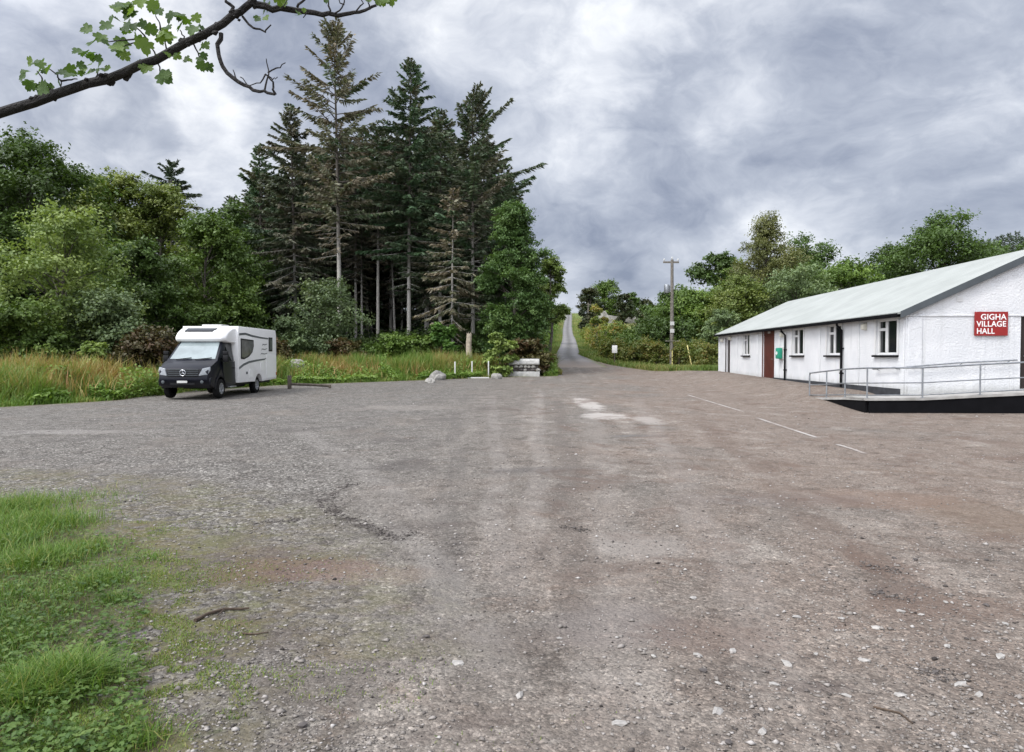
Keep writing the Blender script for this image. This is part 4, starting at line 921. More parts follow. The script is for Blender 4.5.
# ---- right of the lane and behind the hall
RIGHT = [
    (766, 207, 74, 40, .06, 'leaf_birch', 120, 34000, .22, 'tall feathery olive birch behind the hall', 1.7),
    (712, 251, 96, 27, .35, 'leaf_dark', 18, 7000, .40, 'dark open-crowned tree above the greenery left of the birch', .6),
    (800, 233, 92, 42, .10, 'leaf_dark', 44, 16000, .36, 'dark round tree behind the birch', .6),
    (742, 278, 68, 42, .04, 'leaf_yellow', 44, 20000, .27, 'yellow-green willow behind the far end of the hall', .6),
    (795, 268, 66, 50, .04, 'leaf_willow', 46, 22000, .26, 'grey-green willow behind the hall roof below the birch', .6),
    (846, 262, 68, 40, .05, 'leaf_mid', 44, 16000, .28, 'green tree behind the middle of the hall roof', .6),
    (695, 290, 72, 42, .03, 'leaf_mid', 44, 18000, .28, 'green bushy tree right of the utility pole', .55),
    (674, 292, 88, 26, .03, 'leaf_dark', 34, 12000, .33, 'dark bushy tree behind the utility pole', .55),
    (664, 318, 68, 40, .02, 'leaf_dark', 40, 16000, .25, 'dark shrubby tree at the foot of the utility pole', .5),
    (940, 216, 76, 52, .10, 'leaf_dark', 56, 24000, .32, 'big dark round tree above the hall roof', .65),
    (893, 248, 84, 40, .05, 'leaf_dark', 44, 14000, .36, 'dark lower tree left of the big round tree', .6),
    (873, 270, 70, 24, .05, 'leaf_mid', 28, 9000, .28, 'small green tree behind the hall roof', .6),
    (722, 312, 60, 26, .02, 'leaf_willow', 30, 11000, .24, 'willow scrub against the far corner of the hall', .5),
    (1000, 246, 88, 50, .05, 'leaf_dark', 40, 12000, .40, 'dark tree behind the ridge at the right edge', .6),
    (606, 279, 265, 16, .0, 'leaf_mid', 50, 9000, .7, 'round dark green tree on the skyline right of the lane', .55),
    (630, 293, 262, 11, .0, 'leaf_dark', 34, 5000, .7, 'small dark tree on the skyline right of the round one', .55),
    (590, 289, 250, 13, .0, 'leaf_gorse', 40, 6000, .7, 'blackish bush on the skyline close to the lane', .5),
    (624, 295, 230, 10, .0, 'leaf_gorse', 34, 5000, .6, 'blackish bush on the skyline beside the old stone wall', .5),
    (647, 300, 190, 12, .0, 'leaf_gorse', 34, 5000, .55, 'brown-green scrub at the top corner of the field', .5),
    (735, 262, 110, 26, .1, 'leaf_mid', 30, 9000, .42, 'mid green tree far behind the willow', .6),
    (680, 287, 105, 24, .05, 'leaf_mid', 28, 8000, .4, 'mid green tree far behind the utility pole', .6),
]
for i, (px, top, Y, hw, cbf, lf, nc, nl, ls, lab, tp_) in enumerate(RIGHT):
    ms_ = tree_meshes(400 + i, hgt_to(px, top, Y), wid_of(hw, Y) * 1.08, cbf, nc, nl, ls, lf, 'bark', top=tp_, rc=(.08, .15) if 'birch' in lf else (.10, .19))
    plant('broadleaf_tree', ms_, base(px, Y), lab, 'tree', 'trees right of the lane')
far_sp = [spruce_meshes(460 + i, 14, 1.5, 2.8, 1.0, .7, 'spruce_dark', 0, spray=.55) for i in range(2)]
for i in range(16):
    px = 968 + i * 6.5; Y = 175 + (i * 37 % 5) * 5
    s = hgt_to(px, 238 - (px - 968) * .12 + (i * 13 % 7), Y) / 14
    plant('spruce_tree', far_sp[i % 2], base(px, Y), 'small distant plantation spruce above the hall ridge', 'spruce tree', 'far plantation spruces', rz=i, sc=max(.8, s), sz=s)

# ---- bushes and scrub
BUSH = [ # px, top, base py or Y, half width, leaf, label
    (325, 283, 50, 40, 'leaf_willow', 'grey-green willow bush right of the motorhome'),
    (288, 320, 47, 22, 'leaf_willow', 'low willow bush just behind the motorhome'),
    (105, 292, 34, 50, 'leaf_willow', 'spreading grey-green bush behind the verge on the left'),
    (20, 300, 31, 40, 'leaf_mid', 'green bush at the left edge behind the verge'),
    (150, 330, 33, 36, 'leaf_brown', 'rusty bracken clump left of the motorhome'),
    (262, 338, 42, 26, 'leaf_brown', 'rusty bracken clump hard behind the motorhome'),
    (95, 345, 30, 16, 'leaf_light', 'small pale leafy shrub in the verge'),
    (385, 335, 50, 26, 'leaf_mid', 'low green bush under the bare spruce trunks'),
    (442, 322, 50, 16, 'leaf_fresh', 'upright fresh green sapling left of the broken trunk'),
    (420, 337, 51, 20, 'leaf_mid', 'low bramble bush left of the green sapling'),
    (500, 333, 47.3, 14, 'leaf_light', 'small pale elder bush beside the broken trunk'),
    (528, 340, 49.5, 22, 'leaf_brown', 'russet dock clump behind the stone trough'),
    (350, 338, 48, 18, 'leaf_brown', 'russet bramble clump under the willow bush'),
    (545, 345, 56, 10, 'leaf_fresh', 'low green shrub on the lane corner'),
    (612, 322, 92, 20, 'leaf_hedge', 'autumn-tinted bush beside the lane halfway up'),
    (596, 306, 125, 11, 'leaf_hedge', 'browning bush beside the lane high up'),
    (632, 330, 78, 26, 'leaf_mid', 'green bush behind the orange hedge'),
    (602, 322, 108, 11, 'leaf_gorse', 'dark gorse bush below the green field'),
    (655, 325, 84, 22, 'leaf_mid', 'green bush left of the utility pole'),
    (586, 308, 165, 8, 'leaf_gorse', 'dark roadside bush near the top of the lane'),
    (652, 318, 120, 12, 'leaf_mid', 'round bush on the lower edge of the field'),
]
for i, (px, top, Y, hw, lf, lab) in enumerate(BUSH):
    w = wid_of(hw, Y) * 1.1; ms_ = tree_meshes(500 + i, hgt_to(px, top, Y), w, .0, max(14, int(hw * .9)), int(min(14000, 2500 + hw * 220)), .13 + Y * .0018, lf, 'bark', top=.45, rc=(.12, .22), rtr=.04)
    plant('shrub', ms_, base(px, Y), lab, 'bush', 'bushes and scrub', parts=('stem', 'foliage'))
scrub = [tree_meshes(560 + i, 2.6, 4.6, 0, 22, 6000, .22, 'leaf_dark', 'bark', top=.4, rc=(.12, .22), rtr=.04) for i in range(2)]
for i, (px, Y) in enumerate([(-60, 38), (-10, 37), (40, 38), (75, 40), (110, 42), (165, 42), (195, 40), (230, 44), (245, 50), (275, 54), (300, 55), (345, 57), (365, 58), (395, 56), (425, 57), (450, 57), (475, 54), (495, 53), (330, 70), (380, 74), (430, 74), (470, 72), (290, 72), (496, 66), (360, 84), (410, 86), (460, 84), (310, 82)]):
    plant('shrub', scrub[i % 2], base(px, Y), 'dark undergrowth bush in the shade of the wood', 'bush', 'undergrowth bushes in the wood', rz=i * 1.7, sc=random.uniform(.8, 1.25) * (1 if Y < 60 else 1.5), parts=('stem', 'foliage'))

def leafbank(name, pts, hts, dep, n, ls, leaf, seed, label, cat):
    r = np.random.default_rng(seed); pts = np.array(pts, float); u = np.linspace(0, len(pts) - 1, 46)
    C, rad = [], []
    for t in u:
        for k in range(4):
            tt = np.clip(t + r.normal() * .03, 0, len(pts) - 1); x = np.interp(tt, range(len(pts)), pts[:, 0]); y = np.interp(tt, range(len(pts)), pts[:, 1]); hh = np.interp(tt, range(len(pts)), hts) * r.uniform(.8, 1.12)
            rc = r.uniform(.35, .6) * hh * .55; x += r.normal() * dep * .35; y += r.normal() * dep * .35
            C.append((x, y, h(x, y) + r.uniform(.2, 1) * (hh - rc * .7))); rad.append(rc)
    C = np.array(C); c0 = C.mean(0); c0[2] = h(c0[0], c0[1]); Q, T = clump_leaves(C - c0, rad, n / len(C), ls, r, .8)
    T = np.clip(T * .7 + np.repeat(.55 * fbm(C[:, 0] * .6, C[:, 1] * .6, seed), 1).mean() * 0 + .28 * np.repeat(1, len(T)) * 0 + np.clip((Q[:, 0, 2] / max(hts)), 0, 1) * 0 + .15, 0, 1)
    e = empty(name, c0); tag(e, label, cat)
    link_mesh('foliage', quads_mesh('foliage', Q, T, M[leaf]), e)
    m = MB()
    for c in (C - c0)[::3]: m.tube([(c[0], c[1], -.2), (c[0] * .98 + c[0] * .02, c[1], c[2])], [.03, .012], 5)
    m.build('stem', M['bark'], e)
    return e
leafbank('hedge', [(9.0, 72), (10.0, 66.5), (11.5, 64), (13.5, 61.5), (14.6, 58), (14.8, 53)], [2.0, 2.2, 2.2, 2.1, 2.0, 1.9], 1.3, 26000, .20, 'leaf_hedge', 71, 'long orange-tinged hedge behind the utility pole', 'hedge')
leafbank('hedge', [(10.3, 84), (11.4, 100), (13.2, 125), (16.2, 165), (20.6, 220)], [2.2, 2.5, 2.3, 1.9, 1.7], 1.2, 26000, .28, 'leaf_hedge', 72, 'overgrown hedge climbing the hill on the right of the lane', 'hedge')
leafbank('hedge', [(1.9, 78), (4.6, 110), (7.4, 150), (10.6, 195), (15.2, 255), (18.8, 300)], [2.2, 2.8, 3.6, 3.8, 4.2, 4.2], 1.1, 22000, .32, 'leaf_mid', 73, 'green hedge climbing the hill on the left of the lane', 'hedge')

# ------------------------------------------------------------------ grasses
def blades(name, P, hh, w, lean, tint, mat, r):
    n = len(P); az = r.uniform(0, 2 * math.pi, n); d = np.stack([np.cos(az), np.sin(az), np.zeros(n)], 1); sa = az + math.pi / 2 + r.normal(size=n) * .5
    sd = np.stack([np.cos(sa), np.sin(sa), np.zeros(n)], 1); V = np.zeros((n, 3, 2, 3)); up = np.array([0, 0, 1.0])
    for i, (t, wf) in enumerate(((0, 1), (.55, .8), (1, .12))):
        c = P + up * (hh * (t - .35 * lean * t * t))[:, None] + d * (hh * lean * t * t)[:, None]
        V[:, i, 0] = c - sd * (w * wf * .5)[:, None]; V[:, i, 1] = c + sd * (w * wf * .5)[:, None]
    b = np.arange(n)[:, None] * 6; F = np.concatenate([b + np.array([[0, 1, 3, 2]]), b + np.array([[2, 3, 5, 4]])])
    return np_mesh(name, V.reshape(-1, 3), F, mat, np.repeat(tint, 6))
r = np.random.default_rng(81)
# tall rough grass on the left verge
n = 115000; X_ = r.uniform(-34, 3.1, n); D_ = r.uniform(0, 1, n) ** 1.1 * 8.5; Y_ = yb(X_) + D_ - .15
keep = (Y_ > 12) & (np.abs(X_ - -11.7) > 1.35) | (Y_ > 34.2); keep &= (Y_ < np.interp(X_, [-34, 2, 3.1], [90, 60, 53])); keep &= ~((X_ > -.5) & (X_ < 2.05) & (Y_ < 48.8)) & ~((X_ > -4.2) & (X_ < -1.0) & (D_ < .55) & (r.uniform(size=n) < .8)); X_, Y_, D_ = X_[keep], Y_[keep], D_[keep]
pt = fbm(X_ * .35, Y_ * .35, 21); pt2 = fbm(X_ * .9, Y_ * .9, 22)
hh = (.24 + .72 * sstep(.2, 2.4, D_)) * r.uniform(.5, 1.25, len(X_)) * (.15 + 1.7 * fbm(X_ * .8, Y_ * .8, 23))
tt = np.clip(.16 + .46 * sstep(.8, 3.0, D_) * sstep(.40, .64, pt) + (pt2 - .5) * 1.5 + r.normal(size=len(X_)) * .17, 0, 1)
nS = 10000; xs_ = r.uniform(-34, 3.0, nS); ds_ = r.uniform(.5, 7.5, nS); ys_ = yb(xs_) + ds_; ck = fbm(xs_ * .55, ys_ * .45, 27); ks = (ck > .50) & (ys_ > 12) & (ys_ < np.interp(xs_, [-34, 2, 3.1], [90, 60, 53])) & ((np.abs(xs_ + 11.7) > 1.4) | (ys_ > 34.4)) & ~((xs_ > -.5) & (xs_ < 2.05) & (ys_ < 48.8)); xs_, ys_, ds_, ck = xs_[ks], ys_[ks], ds_[ks], ck[ks]
X_ = np.concatenate([X_, xs_]); Y_ = np.concatenate([Y_, ys_]); hh = np.concatenate([hh, r.uniform(.8, 1.5, len(xs_)) * sstep(0, 1.2, ds_)]); tt = np.concatenate([tt, np.clip(.66 + (ck - .5) * 1.2 + r.normal(size=len(xs_)) * .14, 0, 1)])
kr = ~((np.abs(X_ + 11.77) < .6) & (Y_ > 36) & (Y_ < 40.6) & (r.uniform(size=len(X_)) < .75)); X_, Y_, hh, tt = X_[kr], Y_[kr], hh[kr], tt[kr]
P = np.stack([X_, Y_, H0(X_, Y_) - .02], 1)
tag(link_mesh('verge_grass', blades('verge_grass', P, hh, r.uniform(.016, .045, len(X_)), r.uniform(.1, .7, len(X_)), tt, M['grass_tall'], r)), 'tall rough grass tinged yellow and orange along the wood edge', 'grass', kind='stuff')
# low herbs along the front of that verge
n = 85000; X_ = r.uniform(-32, 3.0, n); D_ = np.where(r.uniform(size=n) < .5, r.gamma(1.5, .55, n), r.uniform(.5, 6.5, n)); Y_ = yb(X_) + D_; k = (fbm(X_ * .7, Y_ * .7, 33) > np.where(D_ < 1.2, .40, .52)) & (Y_ > 12) & ~((X_ > -.5) & (X_ < 2.05) & (Y_ < 48.8)); k &= (np.abs(X_ + 11.7) > 1.5) | (Y_ > 34.6); X_, Y_, D_ = X_[k], Y_[k], D_[k]
P = np.stack([X_, Y_, H0(X_, Y_) + r.uniform(.02, 1.0, len(X_)) ** .8 * (.25 + .75 * fbm(X_ * 1.1, Y_, 34)) * (.5 + .8 * sstep(.3, 2.2, D_))], 1); N = r.normal(size=(len(X_), 3)) * .5 + np.array([0, -.2, 1])
tag(link_mesh('verge_herbs', quads_mesh('verge_herbs', leaf_quads(P, N, .16 * r.uniform(.6, 1.4, len(X_)), .09, r, .3), np.clip(fbm(X_ * .6, Y_ * .6, 35) + r.normal(size=len(X_)) * .15, 0, 1), M['weeds'])), 'low green leafy herbs along the gravel edge', 'herbs', kind='stuff')
# lane-side and right-hand verge grass
pts = []
for (n, fx) in ((16000, 'L'), (22000, 'R')):
    y = r.uniform(50, 330, n); y = 50 + (y - 50) * r.uniform(0, 1, n) ** 1.6
    lx = np.interp(y, [50, 58, 76, 80], [3.1, 3.2, 4.1, 4.4]) * (y < 80) + (y >= 80) * (.0757 * y + .16 * np.sin((y - 80) / 26.0) - 1.5); rx = xr(y) * (y < 80) + (y >= 80) * (.0757 * y + .16 * np.sin((y - 80) / 26.0) + 1.5)
    x = lx - r.uniform(0, 1, n) ** 1.3 * 2.4 + .25 if fx == 'L' else rx + r.uniform(0, 1, n) ** 1.3 * 3.0 - .25; pts.append(np.stack([x, y], 1))
pts.append(np.stack([xr(np.linspace(46, 58, 9000)) + r.uniform(-.2, 3.0, 9000), np.linspace(46, 58, 9000)], 1))
A = np.concatenate(pts); hh = r.uniform(.15, .5, len(A)) * (.7 + A[:, 1] / 220)
P = np.stack([A[:, 0], A[:, 1], H0(A[:, 0], A[:, 1]) - .02], 1)
tag(link_mesh('lane_grass', blades('lane_grass', P, hh, r.uniform(.03, .06, len(A)), r.uniform(.1, .7, len(A)), np.clip(.35 + (fbm(A[:, 0] * .6, A[:, 1] * .3, 95) - .5) * 1.2 + r.normal(size=len(A)) * .25, 0, 1), M['grass_lane'], r)), 'short green grass along both sides of the lane', 'grass', kind='stuff')

# near lawn at the lower left
def near_pts(n, ymin=2.2, ymax=10.0, off=0.0):
    y = 1 / r.uniform(1 / ymax, 1 / ymin, n); x = xg(y) + off - np.abs(r.gamma(1.2, 1.0, n)) * (.35 + y * .28); return x, y
n = 120000; x, y = near_pts(n, off=.25); m1 = fbm(x * 1.7, y * 1.7, 9); k = (xg(y) - x + (m1 - .5) * 1.6 + r.normal(size=n) * .12 > -.15) & (x > -y * .72 - 1.2); x, y = x[k], y[k]; n = len(x)
pn = fbm(x * .9, y * .9, 44); edge = sstep(-.1, 1.3, xg(y) - x)
bare = fbm(x * 1.6 + 5, y * 1.6, 49); k = r.uniform(size=n) < np.clip(.12 + .9 * sstep(.40, .60, bare), 0, 1); x, y, pn, edge = x[k], y[k], pn[k], edge[k]; n = len(x)
hh = (.018 + .075 * edge * sstep(.34, .66, pn)) * r.uniform(.5, 1.5, n)
tt = np.clip(.62 - .45 * edge + (fbm(x * 1.3, y * 1.3, 45) - .5) * .9 + r.normal(size=n) * .16, 0, 1)
dead_ = r.uniform(size=n) < .12; tt = np.where(dead_, r.uniform(.85, 1, n), tt); hh = np.where(dead_, hh * .8 + .01, hh)
# tufts of long grass
TU = []
for (px, py, rad, ht, cnt) in [(58, 692, .17, .20, 1500), (22, 702, .16, .18, 900), (92, 684, .10, .14, 420), (30, 566, .34, .17, 1500), (92, 585, .22, .13, 800), (36, 528, .5, .20, 1900), (8, 512, .5, .22, 1600), (78, 552, .3, .14, 800), (5, 548, .3, .17, 800), (132, 748, .14, .10, 300), (112, 604, .12, .09, 260), (20, 645, .2, .10, 350), (70, 500, .6, .10, 500), (60, 615, .15, .08, 200), (150, 560, .2, .07, 200)]:
    c = ground_at(px, py); a = r.normal(size=(cnt, 2)) * rad * .5; TU.append(np.stack([c[0] + a[:, 0], c[1] + a[:, 1], ht * r.uniform(.45, 1.2, cnt), np.where(r.uniform(size=cnt) < .07, .95, np.clip(.3 + r.normal(size=cnt) * .24, 0, 1))], 1))
TU = np.concatenate(TU)
x = np.concatenate([x, TU[:, 0]]); y = np.concatenate([y, TU[:, 1]]); hh = np.concatenate([hh, TU[:, 2]]); tt = np.concatenate([tt, TU[:, 3]]); n = len(x)
P = np.stack([x, y, H(x, y) - .004], 1)
tag(link_mesh('lawn_grass', blades('lawn_grass', P, hh, r.uniform(.0025, .0065, n), r.uniform(.2, 1.35, n), tt, M['grass_green'], r)), 'lush tufted grass in the lower left foreground', 'grass', kind='stuff')
# thin moss and grass sprigs creeping over the gravel
y = 1 / r.uniform(1 / 13, 1 / 2.8, 60000); x = xg(np.clip(y - .6, 0, 20)) + r.gamma(1.3, .32, 60000) * (.5 + y * .12) - .4
k = (fbm(x * 1.6, y * 1.6, 51) > .50 + .12 * sstep(0, 3, x - xg(y))) & (fbm(x * 7, y * 7, 52, 2) > .45); x, y = x[k], y[k]; n = len(x)
P = np.stack([x, y, H(x, y) - .003], 1)
tag(link_mesh('gravel_sprigs', blades('gravel_sprigs', P, r.uniform(.005, .024, n), r.uniform(.003, .007, n), r.uniform(.2, 1.0, n), np.clip(.7 + r.normal(size=n) * .2, 0, 1), M['grass_green'], r)), 'thin yellowish sprigs creeping over the gravel', 'grass', kind='stuff')
# lobed weed leaves low in the lawn
x, y = near_pts(11000, 2.3, 6.8); k = (fbm(x * 1.8, y * 1.8, 61) > .43) & (xg(y) - x > -.12) & (x > -y * .72 - 1.0); x, y = x[k], y[k]; n = len(x)
QV, QT = [], []
for i in range(n):
    c = np.array([x[i], y[i], h(x[i], y[i]) + r.uniform(.012, .09)]); s = r.uniform(.011, .026); a0 = r.uniform(0, 6.28); tl = r.normal(size=2) * .3; tv = r.uniform(0, 1)
    for kx in range(3):
        a = a0 + (kx - 1) * 1.15; u = np.array([math.cos(a), math.sin(a), tl[0]]); v = np.array([-math.sin(a), math.cos(a), tl[1]])
        QV.append(np.stack([c, c + u * s * .6 + v * s * .42 + np.array([0, 0, .004]), c + u * s * 1.25, c + u * s * .6 - v * s * .42 + np.array([0, 0, .004])])); QT.append(tv)
tag(link_mesh('lawn_weeds', quads_mesh('lawn_weeds', np.array(QV), np.array(QT), M['weeds_front'])), 'low buttercup-like weeds among the lawn grass', 'weeds', kind='stuff')

# ------------------------------------------------------------------ loose gravel and stones
M['gravel'] = leafmat('loose gravel', [(.03, .025, .022), (.13, .115, .105), (.21, .19, .17), (.29, .265, .245), (.40, .38, .36)], 0.0, .85, 0)
n = 46000; y = 1 / r.uniform(1 / 26, 1 / 2.4, n); x = r.uniform(-1, 1, n) * (.75 * y + .4)
lm, nm = lot_mask(x, y); cl = fbm(x * .8, y * .8, 91); k = (lm > .5) & (r.uniform(size=n) < np.clip((cl - .32) * 4.5, .08, 1)); x, y = x[k], y[k]; n = len(x)
dbx, dby = [], []
for path, cnt in (([(316, 501), (328, 509), (342, 518), (362, 526), (382, 534), (398, 540)], 800), ([(334, 513), (331, 503), (334, 494), (345, 487), (356, 485)], 260), ([(398, 540), (408, 536), (418, 529)], 90), ([(262, 524), (290, 522), (300, 518)], 200), ([(560, 528), (575, 530), (590, 533)], 110), ([(880, 596), (900, 600), (915, 601)], 120), ([(925, 676), (945, 679), (962, 684)], 160), ([(870, 566), (890, 572), (905, 574)], 160)):
    pp = np.array([ground_at(*p_) for p_ in path]); u = r.uniform(0, len(pp) - 1, cnt); dbx.append(np.interp(u, range(len(pp)), pp[:, 0]) + r.normal(size=cnt) * .045); dby.append(np.interp(u, range(len(pp)), pp[:, 1]) + r.normal(size=cnt) * .06)
nb = n; x = np.concatenate([x] + dbx); y = np.concatenate([y] + dby); n = len(x)
sz = r.lognormal(-5.15, .48, n).clip(.002, .022) * np.interp(y, [2, 8, 26], [1, 1.25, 2.0])
oct_ = np.array([[1, 0, 0], [0, 1, 0], [-1, 0, 0], [0, -1, 0], [0, 0, .6], [0, 0, -.6]]); of = np.array([[0, 1, 4], [1, 2, 4], [2, 3, 4], [3, 0, 4], [1, 0, 5], [2, 1, 5], [3, 2, 5], [0, 3, 5]])
V = oct_[None] * sz[:, None, None] * r.uniform(.35, 1.5, (n, 6, 1)) * np.array([1, 1, .8]); a = r.uniform(0, 6.28, n); c_, s_ = np.cos(a)[:, None], np.sin(a)[:, None]
V = np.stack([V[..., 0] * c_ - V[..., 1] * s_, V[..., 0] * s_ + V[..., 1] * c_, V[..., 2]], -1) + np.stack([x, y, H(x, y) + sz * .22], 1)[:, None]
F = (np.arange(n)[:, None, None] * 6 + of[None]).reshape(-1, 3)
tt = np.clip(r.normal(.42, .22, n) + (sz > .011) * .12, 0, 1); tt[nb:] = r.uniform(0, .3, n - nb)
tag(link_mesh('loose_gravel', np_mesh('loose_gravel', V, F, M['gravel'], np.repeat(tt, 6))), 'loose gravel chips strewn over the packed car park', 'gravel', kind='stuff')

M['stone'] = simple('pale stone', (.31, .295, .275), .85, var=.25, scale=20, bump=.004, bscale=80)
M['stone_dark'] = simple('dark stone', (.085, .075, .07), .85, var=.3, scale=20, bump=.004, bscale=80)
M['rock'] = simple('grey rock', (.25, .24, .22), .9, var=.3, scale=4, bump=.03, bscale=8, dirt=(.14, .14, .08))
def rock_mesh(seed, sx, sy, sz_, mat, sub=2, amp=.3):
    bm = bmesh.new(); bmesh.ops.create_icosphere(bm, subdivisions=sub, radius=1); rr = np.random.default_rng(seed); off = rr.uniform(0, 50, 3)
    for v in bm.verts:
        c = v.co.copy(); f = 1 + amp * (float(fbm(c.x * 1.6 + off[0] + c.z, c.y * 1.6 + off[1] - c.z * .7, seed, 3)) - .5) * 2
        v.co = Vector((c.x * sx * f, c.y * sy * f, max(c.z, -.55) * sz_ * f))
    me = bpy.data.meshes.new('stone'); bm.to_mesh(me); bm.free(); me.materials.append(mat); return me
pale = [rock_mesh(600 + i, .034, .021, .010, M['stone'], 1, .75) for i in range(6)]; dark = [rock_mesh(610 + i, .024, .018, .013, M['stone_dark'], 1, .7) for i in range(2)]
for i, (px, py) in enumerate([(845, 622), (819, 658), (778, 688), (766, 737), (720, 688), (925, 619), (1010, 626), (905, 615), (952, 650), (880, 632), (965, 690), (950, 605), (620, 730), (695, 600), (640, 690), (720, 718), (790, 668), (560, 640), (735, 655), (905, 700), (1005, 660), (850, 700), (800, 620), (520, 700), (458, 668), (690, 470), (700, 660), (985, 700), (655, 660), (868, 665)]):
    gx_, gy_ = ground_at(px, py); o = link_mesh('stone', pale[i % 6], None, (gx_, gy_, h(gx_, gy_) + .004), i * 1.3); s = random.uniform(.55, 1.25); o.scale = (s, s, s)
    tag(o, 'pale flat stone lying loose on the right foreground gravel', 'stone', 'pale loose stones')
for i, (px, py) in enumerate([(885, 596), (897, 560), (732, 753), (940, 678), (705, 676), (990, 608), (918, 562), (990, 562), (575, 530), (455, 545), (300, 733), (425, 640)]):
    gx_, gy_ = ground_at(px, min(py, 750)); o = link_mesh('stone', dark[i % 2], None, (gx_, gy_, h(gx_, gy_) + .006), i * 2.3); s = random.uniform(.6, 1.1); o.scale = (s, s, s)
    tag(o, 'small dark brown stone lying loose on the gravel', 'stone', 'dark loose stones')
# sticks
M['stick'] = simple('dead stick', (.07, .05, .035), .9, var=.4, scale=30)
def stick(px_pts, rad, label, twigs=()):
    P = []
    for px, py in px_pts: a, b = ground_at(px, py); P.append(Vector((a, b, h(a, b) + rad * 1.1)))
    m = MB(); o0 = P[0].copy(); m.tube([p - o0 for p in P], [rad * (1 - .6 * i / len(P)) for i in range(len(P))], 6)
    for a, b in twigs:
        q = []
        for px, py in (a, b): u, v = ground_at(px, py); q.append(Vector((u, v, h(u, v) + rad)) - o0)
        m.tube(q, [rad * .5, rad * .25], 5)
    return tag(m.build('stick', M['stick'], None, o0, smooth=True), label, 'stick')
stick([(192, 627), (205, 620), (222, 614), (240, 613), (247, 612)], .012, 'dead brown stick lying at the edge of the lawn', [((222, 614), (214, 622))])
stick([(240, 637), (252, 638), (266, 636)], .006, 'thin twig lying below the brown stick')
stick([(878, 712), (905, 718), (918, 728)], .006, 'thin twig among the pale stones on the right')

# ------------------------------------------------------------------ things along the verge
# stone trough: rubble base under a thick pale slab
tx, ty = (524 - CX) / FPX * 48, 48.0; tz = h(tx, ty)
st = empty('stone_trough', (tx, ty, tz), R(-2)); tag(st, 'low stone block with a thick pale rounded top beside the lane mouth', 'stone block')
M['slab'] = simple('pale dressed stone', (.40, .395, .375), .85, var=.25, scale=4, bump=.015, bscale=14, dirt=(.25, .25, .22))
m = MB(); m.extrude([(-.36, .72), (-.42, .80), (-.38, 1.0), (-.22, 1.12), (.22, 1.12), (.38, 1.0), (.42, .80), (.36, .72)], -1.0, 1.0, lambda y, z, x: (x, y, z)); m.build('top_slab', M['slab'], st, bevel=.03)
m = MB(); m.box(-1.02, 1.02, -.42, .4, -.2, .30)
m.build('base_slab', M['slab'], st, bevel=.03)
m = MB(); m.box(-.92, .92, -.2, .34, .30, .72); m.build('core', M['stone_dark'], st)
rr_ = random.Random(5); xx = -.95; k = 0
while xx < .9:
    w = rr_.uniform(.20, .34)
    for z, hz in ((.40, .11), (.60, .12)):
        if rr_.random() < .8:
            me = rock_mesh(640 + k, w * .52, .14, hz, M['rock'] if rr_.random() < .6 else M['stone_dark']); link_mesh('rubble_stone', me, st, (xx + w / 2, -.24, z)); k += 1
    xx += w
# three white posts with a low kerb rail
for px, lab in ((455, 'white post, leftmost of the three in the grass'), (472, 'white post, middle one of the three in the grass'), (488.5, 'white post nearest the stone block')):
    b = base(px, float(yb((px - CX) / FPX * 44.5)) + .35); e = empty('marker_post', b); tag(e, lab, 'post', 'white posts in the grass')
    m = MB(); m.box(-.038, .038, -.038, .038, -.3, .98); m.build('shaft', M['white_paint'], e, bevel=.01)
    m = MB(); m.add([(-.045, -.045, .98), (.045, -.045, .98), (.045, .045, .98), (-.045, .045, .98), (0, 0, 1.03)], [(0, 1, 4), (1, 2, 4), (2, 3, 4), (3, 0, 4), (3, 2, 1, 0)]); m.build('cap', M['frame'], e)
b = base(480, 45.0); e = MB(); e.box(-.9, .55, -.05, .05, -.05, .07); tag(e.build('kerb_rail', M['white_paint'], None, b, bevel=.01), 'low pale rail on the ground between the white posts', 'rail')
def rock(px, py, sx, sy, sz_, seed, lab, mat='rock', sink=.3):
    a, b = ground_at(px, py)
    if px == 297: a, b = (297 - CX) / FPX * 40.5, 40.5
    tag(link_mesh('boulder', rock_mesh(seed, sx, sy, sz_, M[mat], 3, .35), None, (a, b, h(a, b) + sz_ * sink), seed), lab, 'boulder')
rock(438, 380, .58, .35, .42, 651, 'grey pointed boulder in the grass left of the white posts')
rock(430, 383, .3, .25, .2, 652, 'small stone at the foot of the pointed boulder')
rock(297, 382, .5, .35, .55, 653, 'pale rock in the grass right of the motorhome', 'rock', .8)
rock(497, 379, .35, .3, .28, 654, 'small mossy stone between white posts and stone block')
# broken trunk and fallen log
M['snag'] = simple('bleached dead wood', (.36, .31, .24), .9, var=.3, scale=6, bump=.02, bscale=20, dirt=(.12, .09, .06))
b = base(469, 48.5); e = empty('broken_trunk', b); tag(e, 'broken bleached tree trunk standing at the edge of the spruces', 'tree stump')
m = MB(); m.tube([(0, 0, -.3), (.02, 0, .8), (-.02, 0, 1.7), (.02, .02, 2.4)], [.28, .21, .19, .17], 12, cap=False)
nv = len(m.v)
for i in range(nv - 12, nv): x_, y_, z_ = m.v[i]; m.v[i] = (x_, y_, z_ + random.uniform(-.1, .22))
m.f.append(tuple(range(nv - 12, nv))); m.build('trunk', M['snag'], e, smooth=True)
m = MB(); m.tube([(-.05, 0, .75), (-.5, -.1, .55), (-1.15, -.3, .22)], [.11, .09, .05], 8); m.build('side_limb', M['snag'], e, smooth=True)
a = base(430, 47.2); bb = base(463, 48.3); m = MB(); m.tube([(0, 0, .42), (bb[0] - a[0], bb[1] - a[1], bb[2] - a[2] + .75)], [.06, .10], 8); m.tube([(.8, .3, .5), (.5, .2, .9)], [.04, .02], 6)
